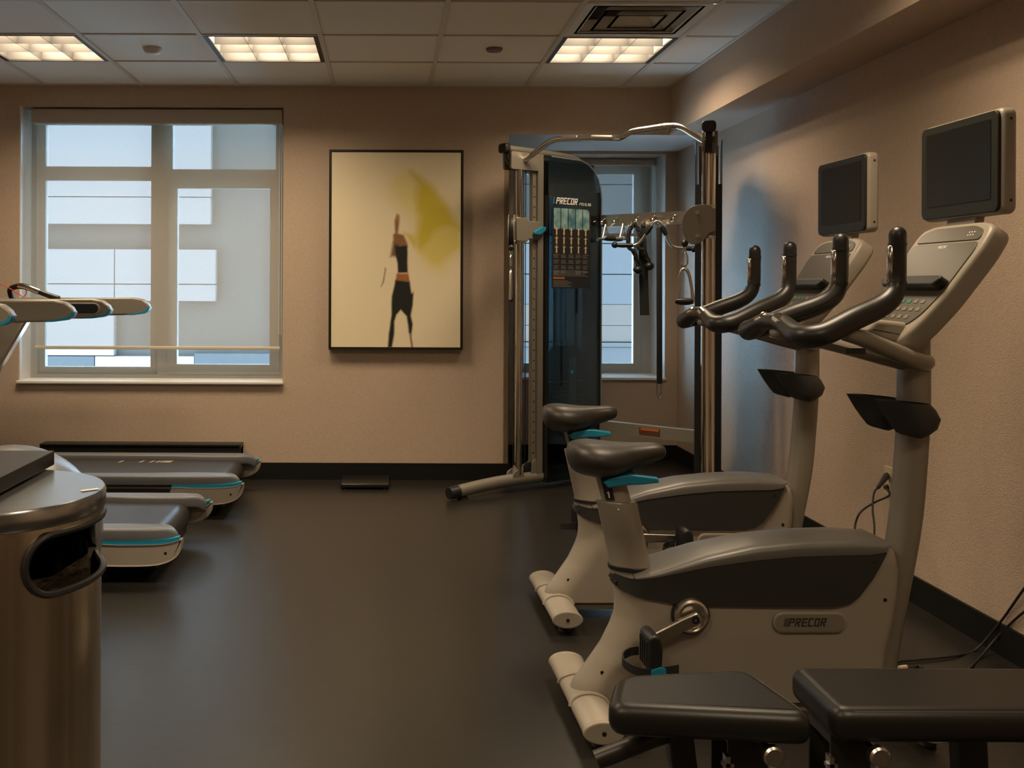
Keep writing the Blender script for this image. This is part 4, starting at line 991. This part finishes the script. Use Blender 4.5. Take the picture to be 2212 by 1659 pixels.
# cross bars
def bar_box(A, B, hy, z0, z1, name, m):
    A, B = Vector((*A, 0)), Vector((*B, 0)); d = (B-A); L = d.length; d.normalize(); e = Vector((-d.y, d.x, 0))
    q = [tuple(A+d*u+e*v+Vector((0, 0, z))) for u in (0, L) for v in (-hy, hy) for z in (z0, z1)]
    o = MB().add(q, [(0, 1, 3, 2), (4, 6, 7, 5), (0, 4, 5, 1), (2, 3, 7, 6), (0, 2, 6, 4), (1, 5, 7, 3)]).build(name, m, cmch)
    return A, d, e, L, o
A, d, e, L, low = bar_box((1.355, 6.36), (1.866, 5.889), .025, .312, .384, 'lower_cross_bar', PLAT2)
hn = e if e.y < 0 else -e
q = [tuple(A+d*u+hn*v+Vector((0, 0, z))) for u in (.28, .42) for v in (.0252, .0262) for z in (.325, .37)]
MB().add(q, [(0, 1, 3, 2), (4, 6, 7, 5), (0, 4, 5, 1), (2, 3, 7, 6), (0, 2, 6, 4), (1, 5, 7, 3)]).build('warning_label', mat('label_brown', (.09, .035, .015), .5), low)
q = [tuple(A+d*u+hn*v+Vector((0, 0, z))) for u in (.29, .41) for v in (.0260, .0266) for z in (.354, .369)]
MB().add(q, [(0, 1, 3, 2), (4, 6, 7, 5), (0, 4, 5, 1), (2, 3, 7, 6), (0, 2, 6, 4), (1, 5, 7, 3)]).build('warning_stripe', ORANGE, low)
A, d, e, L, hkb = bar_box((1.355, 6.36), (1.866, 5.889), .018, 1.603, 1.678, 'hook_bar', SATIN)
hn = e if e.y < 0 else -e
def HB(tt, out, z): return tuple(A + d*(.605*tt) + hn*out + Vector((0, 0, z)))
for tt in (.05, .19, .44, .62, .84):
    MB().tube([HB(tt, .017, 1.655), HB(tt, .035, 1.648), HB(tt, .047, 1.632), HB(tt, .047, 1.622), HB(tt, .052, 1.616), HB(tt, .064, 1.624), HB(tt, .068, 1.638)], .0048, 8, 3).build('hook', CHROME, hkb)

# ------------------------------------------------------------------ attachments hanging from the machine
def hdir(tt): return Vector(HB(tt, .055, 0))
# close-grip rowing handle
rh = thing('row_handle', 'close grip row handle with two bars hanging from the hook bar', 'handle', HB(.09, .055, 1.45))
c = Vector(HB(.10, .056, 1.614)); c2 = Vector(HB(.30, .056, 1.614))
for q in (c, c2):
    for s_ in (-1, 1): MB().tube([tuple(q), tuple(q+hn*.035*s_+Vector((0, 0, -.085))+d*.0)], .006, 8).build('wire', SATIN, rh)
for s_ in (-1, 1):
    a_ = c+hn*.036*s_+Vector((0, 0, -.09))-d*.025; b_ = c2+hn*.036*s_+Vector((0, 0, -.09))+d*.025
    MB().tube([tuple(a_), tuple(b_)], .009, 10).build('bar', SATIN, rh)
    MB().tube([tuple(a_+(b_-a_)*.28), tuple(a_+(b_-a_)*.36), tuple(a_+(b_-a_)*.5), tuple(a_+(b_-a_)*.64), tuple(a_+(b_-a_)*.72)], [.012, .015, .017, .015, .012], 10).build('grip', GRIP, rh)
# triceps rope
rp = thing('triceps_rope', 'black braided triceps rope with ball ends on the hook bar', 'rope', HB(.47, .055, 1.25))
def rope(mb, pts):
    P = [np.array(p) for p in cr(pts, 8)]
    for s_ in range(3):
        pp = []
        for i, p in enumerate(P):
            an = i*.55+s_*2.094; pp.append(p+np.array((math.cos(an)*.0065, math.sin(an)*.0065, 0)))
        mb.tube(pp, .0085, 8)
    return mb
top = Vector(HB(.44, .078, 1.605))
ends = [W(1377, 583, top.y), W(1401, 575, top.y)]
for k, en in enumerate(ends):
    sgn = -1 if k == 0 else 1
    rope(MB(), [tuple(top+Vector((.010*sgn, -.01, -.005))), tuple(top+Vector((.035*sgn, -.012, -.06))), tuple(top+Vector((.028*sgn, -.012, -.14))), tuple((top+en)/2+Vector((.012*sgn, -.012, -.03))), (en.x, en.y-.012, en.z+.02)]).build('cord', RUBBER, rp)
    MB().sphere((en.x, en.y-.012, en.z), .031, 16, (1, 1, .85)).build('ball_end', BLACK, rp)
MB().tube([tuple(top+Vector((-.02, -.012, -.01))), tuple(top+Vector((0, -.02, .015))), tuple(top+Vector((.02, -.012, -.01)))], .013, 10, 3).build('clasp', CHROME, rp)
# flat black strap
sp = thing('ankle_strap', 'flat black strap hanging behind the triceps rope', 'strap', HB(.50, .05, 1.05))
sy_ = HB(.46, .030, 0)[1]
sx0, sx1 = W(1389, 476, sy_), W(1392, 681, sy_)
sw = .030
MB().add([(sx0.x-.012, sy_-.003, 1.60), (sx0.x+.012, sy_-.003, 1.60), (sx0.x+sw*.9, sy_-.003, 1.42), (sx1.x+sw, sy_-.003, sx1.z), (sx1.x-sw, sy_-.003, sx1.z), (sx0.x-sw*.9, sy_-.003, 1.42),
          (sx0.x-.012, sy_+.003, 1.60), (sx0.x+.012, sy_+.003, 1.60), (sx0.x+sw*.9, sy_+.003, 1.42), (sx1.x+sw, sy_+.003, sx1.z), (sx1.x-sw, sy_+.003, sx1.z), (sx0.x-sw*.9, sy_+.003, 1.42)],
         [(0, 5, 4, 3, 2, 1), (6, 7, 8, 9, 10, 11), (0, 1, 7, 6), (1, 2, 8, 7), (2, 3, 9, 8), (3, 4, 10, 9), (4, 5, 11, 10), (5, 0, 6, 11)]).build('webbing', RUBBER, sp)
MB().tube([(sx0.x-.012, sy_-.003, 1.60), (sx0.x, sy_-.02, 1.622), (sx0.x+.012, sy_-.003, 1.60)], .004, 8, 3).build('ring', CHROME, sp)
# curl bar (bent)
cbar = thing('curl_bar', 'bent steel curl bar with black grips hanging from the hook bar', 'bar', HB(.66, .055, 1.45))
yc = HB(.62, .115, 0)[1]
cp = [W(x, y, yc+(x-1420)*-.0006) for x, y in ((1328, 529), (1345, 530), (1368, 530), (1381, 524), (1392, 510), (1412, 482), (1420, 478), (1428, 484), (1440, 510), (1446, 524), (1456, 533), (1476, 536), (1498, 538))]
cp = [tuple(p) for p in cp]
MB().tube(cp, .0085, 10, 3).build('shaft', SATIN, cbar)
MB().tube([cp[0], cp[1], cp[2]], [.013, .015, .012], 10).build('grip', GRIP, cbar)
MB().sphere(cp[0], .020, 12).build('end_knob', BLACK, cbar)
q0, q1 = Vector(cp[3]), Vector(cp[5])
MB().tube([tuple(q0.lerp(q1, .42)), tuple(q0.lerp(q1, .6)), tuple(q0.lerp(q1, .85))], [.012, .016, .012], 10).build('grip', GRIP, cbar)
q0, q1 = Vector(cp[7]), Vector(cp[9])
MB().tube([tuple(q0.lerp(q1, .1)), tuple(q0.lerp(q1, .35)), tuple(q0.lerp(q1, .6))], [.012, .016, .012], 10).build('grip', GRIP, cbar)
MB().tube([cp[11], tuple(Vector(cp[11]).lerp(Vector(cp[12]), .5)), cp[12]], [.012, .015, .012], 10).build('grip', GRIP, cbar)
MB().sphere(cp[12], .020, 12).build('end_knob', BLACK, cbar)
MB().tube([tuple(Vector(cp[6])+Vector((0, 0, .0))), tuple(Vector(cp[6])+Vector((.006, .025, .025))), tuple(Vector(cp[6])+Vector((.01, .055, .035)))], .006, 8, 3).build('eye', CHROME, cbar)
# long black belt with a steel loop
lb = thing('long_strap', 'long narrow black strap ending in a steel loop, hung beside the curl bar', 'strap', HB(.70, .055, .55))
y_ = HB(.66, .058, 0)[1]-.012
l0, l1 = W(1424, 492, y_), W(1424.5, 829, y_)
MB().pillow(rrect(-.017, -.004, .017, .004, .003, 3), l1.z, l0.z, .001, lambda u, v, w: (l0.x+(l1.x-l0.x)*(w-l0.z)/(l1.z-l0.z)+u, y_+v, w)).build('webbing', RUBBER, lb)
MB().tube([(l1.x-.012, y_, l1.z), (l1.x-.013, y_, l1.z-.035), (l1.x-.006, y_, l1.z-.082), (l1.x+.006, y_, l1.z-.082), (l1.x+.013, y_, l1.z-.035), (l1.x+.012, y_, l1.z)], .0042, 8, 4).build('loop', CHROME, lb)
MB().tube([(l0.x-.008, y_, l0.z), (l0.x, y_+.01, 1.63), (l0.x+.008, y_, l0.z)], .004, 8, 3).build('ring', CHROME, lb)
# stirrup handles on the two cables
def stirrup(label, h, d, e, width):
    t = thing('stirrup_handle', label, 'handle', (h[0], h[1], h[2]-.36))
    S = lambda u, z: tuple(Vector(h)+d*u+Vector((0, 0, z)))
    MB().tube([S(0, -.018), S(.0, -.045)], .0085, 10).build('cable_end', SATIN, t)
    MB().tube([S(0, -.04), S(.012, -.06), S(.018, -.10), S(.010, -.118), S(-.006, -.118), S(-.016, -.10), S(-.011, -.06)], .0042, 8, 3, closed=True).build('carabiner', CHROME, t)
    MB().tube([S(-width/2-.008, -.305), S(-width/2-.002, -.24), S(-width/2+.008, -.18), S(-.014, -.140), S(0, -.134), S(.014, -.140), S(width/2-.008, -.18), S(width/2+.002, -.24), S(width/2+.008, -.305)], [.010, .0085, .0085, .0085, .0085, .0085, .0085, .0085, .010], 10, 3).build('loop', SATIN, t)
    MB().tube([S(-width/2-.010, -.30), S(-.02, -.302), S(.02, -.302), S(width/2+.010, -.30)], [.012, .018, .018, .012], 12, 3).build('grip', GRIP, t)
stirrup('steel stirrup handle hanging from the right tower of the cable machine', hR, dR, eR, .07)
stirrup('steel stirrup handle hanging from the left tower of the cable machine', hL, dL, eL, .07)

# ------------------------------------------------------------------ weight bench
bn = thing('weight_bench', 'black padded adjustable weight bench', 'bench', (.95, 1.95, 0))
def pad(outl, z0, z1, r, name, M=None):
    mb = MB().pillow(outl, z0, z1, r, XY, 5)
    if M is not None: mb.moved(M)
    return mb.build(name, VINYL, bn, sharp=60)
Mt = Matrix.Translation((.77, 1.95, .44)) @ Matrix.Rotation(math.radians(0.0), 4, 'Y') @ Matrix.Translation((-.77, -1.95, -.44))
so = rpoly([(.410, 1.868), (.788, 1.826), (.742, 2.066), (.462, 2.030)], .045, 6)
st = pad(so, .383, .444, .024, 'seat_pad', Mt)
sm_ = rpoly([(.422, 1.878), (.777, 1.838), (.735, 2.056), (.470, 2.022)], .045, 6)
MB().tube([tuple(Mt @ Vector((p[0], p[1], .4385))) for p in sm_], .0013, 5, closed=True).build('stitching', mat('stitch', (.05, .042, .03), .6), st)
bo = rpoly([(.822, 1.842), (1.66, 1.842), (1.66, 2.068), (.826, 2.068)], .035, 6)
bp = pad(bo, .383, .448, .024, 'back_pad')
MB().tube([(p[0], p[1], .4425) for p in rpoly([(.834, 1.852), (1.65, 1.852), (1.65, 2.060), (.838, 2.060)], .035, 6)], .0013, 5, closed=True).build('stitching', mat('stitch', (.05, .042, .03), .6), bp)
BM = DARKMETAL
for cx_ in (.682, .876):
    mb = MB()
    mb.box(cx_-.035, 1.90, .20, cx_+.04, 1.906, .385).box(cx_-.035, 1.995, .20, cx_+.04, 2.001, .385).box(cx_-.035, 1.906, .36, cx_+.04, 1.995, .385)
    mb.build('pad_bracket', BM, bn)
    MB().lathe([(.001, 1.838), (.016, 1.838), (.0195, 1.842), (.0195, 1.855), (.010, 1.858), (.010, 1.90)], (cx_+.030, 0, .362), 'Y', 24).build('adjust_knob', SATIN, bn)
    MB().box(cx_-.045, 1.88, .30, cx_-.037, 1.90, .345).box(cx_-.05, 1.88, .325, cx_-.03, 1.895, .332).build('bracket_lug', SATIN, bn)
MB().pillow(rpoly([(.545, .385), (.59, .385), (.60, .30), (.63, .20), (.585, .20), (.55, .30)], .015, 3), 1.93, 1.975, .006, XZ).build('seat_strut', BM, bn)
MB().pillow(rpoly([(1.10, .385), (1.155, .385), (1.165, .20), (1.11, .20)], .01, 3), 1.93, 1.975, .006, XZ).build('back_strut', BM, bn)
MB().box(.50, 1.92, .145, 1.60, 1.985, .205).build('main_beam', BM, bn)
MB().box(1.52, 1.93, .04, 1.58, 1.975, .15).box(.56, 1.93, .04, .62, 1.975, .15).build('legs_post', BM, bn)
for xx in (.59, 1.55):
    MB().pillow(rrect(xx-.03, .012, xx+.03, .055, .012), 1.65, 2.25, .006, XZ).build('floor_bar', BM, bn)
    for yy in (1.67, 2.23): MB().box(xx-.032, yy-.02, 0, xx+.032, yy+.02, .014).build('rubber_foot', RUBBER, bn)
p0, p1 = W(1400, 1598, 1.96), W(1288, 1642, 1.96)
dd = (p1-p0).normalized()
MB().tube([tuple(p0-dd*.16), tuple(p0), tuple(p1)], .0185, 14).build('front_tube', BM, bn)

# ------------------------------------------------------------------ outlet and cords
oc = W(1922, 1040, 4.12); oy, oz = 4.12, oc.z
ou = thing('wall_outlet', 'ivory wall outlet low on the right wall behind a bike', 'outlet', (XR, oy, oz))
MB().pillow(rrect(oy-.037, oz-.06, oy+.037, oz+.06, .006), XR-.006, XR, .002, lambda u, v, w: (w, u, v)).build('cover_plate', IVORY, ou)
for dz in (-.024, .024): MB().pillow(rrect(oy-.016, oz+dz-.015, oy+.016, oz+dz+.015, .008), XR-.008, XR-.004, .001, lambda u, v, w: (w, u, v)).build('socket', IVORY, ou)
def cord(label, pts, plug=None, r=.004):
    t = thing('power_cord', label, 'cord', tuple(pts[-1]))
    MB().tube([tuple(p) for p in pts], r, 8, 6).build('cable', RUBBER, t)
    if plug: MB().tube([tuple(plug), tuple(pts[0])], [.013, .007], 10).build('plug', RUBBER, t)
    return t
cord('black cord looping down from the outlet plug', [W(1897, 1053, 3.95), W(1888, 1065, 3.93), W(1885, 1100, 3.9), W(1888, 1160, 3.85), Vector((1.80, 3.80, .10)), Vector((1.72, 3.75, .006))], Vector((XR-.012, oy, oz+.024)))
cord('black cord curving off below the outlet plug', [Vector((XR-.02, oy-.01, oz-.026)), W(1921, 1070, 3.98), W(1890, 1085, 3.95), W(1860, 1105, 3.9), W(1848, 1130, 3.9), W(1843, 1160, 3.88), Vector((1.74, 3.86, .15)), Vector((1.60, 3.85, .006))], Vector((XR-.012, oy, oz-.024)))
def FL(px, py, z=.006): d_ = F*(CH-z)/(py-VY); p = W(px, py, d_); p.z = z; return p
def RW(px, py, g=.016): d_ = F*(XR-g)/(px-VX); return W(px, py, d_)
cord('thin black cord running along the floor to the bike front', [RW(2290, 1170), RW(2212, 1272), RW(2160, 1345), FL(2108, 1398), FL(2062, 1412), FL(1980, 1421), FL(1945, 1424), FL(1928, 1434), FL(1932, 1450), FL(1960, 1462)])
cord('black cord dropping from the right wall to the floor behind the bench', [RW(2290, 1270), RW(2212, 1322), RW(2160, 1370), FL(2120, 1412), FL(2094, 1440), FL(2070, 1475), FL(2040, 1490)])
cn = thing('cable_connector', 'small pale plug connector lying on the floor by the bike', 'connector', tuple(FL(1944, 1438, 0)))
pp = FL(1942, 1438, .008); qq = FL(1958, 1436, .008)
MB().tube([tuple(pp), tuple(qq)], .007, 8).build('plug_body', IVORY, cn)
MB().tube([tuple(qq), tuple(FL(1972, 1438, .006)), tuple(FL(1984, 1433, .006)), tuple(FL(1992, 1440, .006))], .005, 8, 4).build('plug_cable', RUBBER, cn)
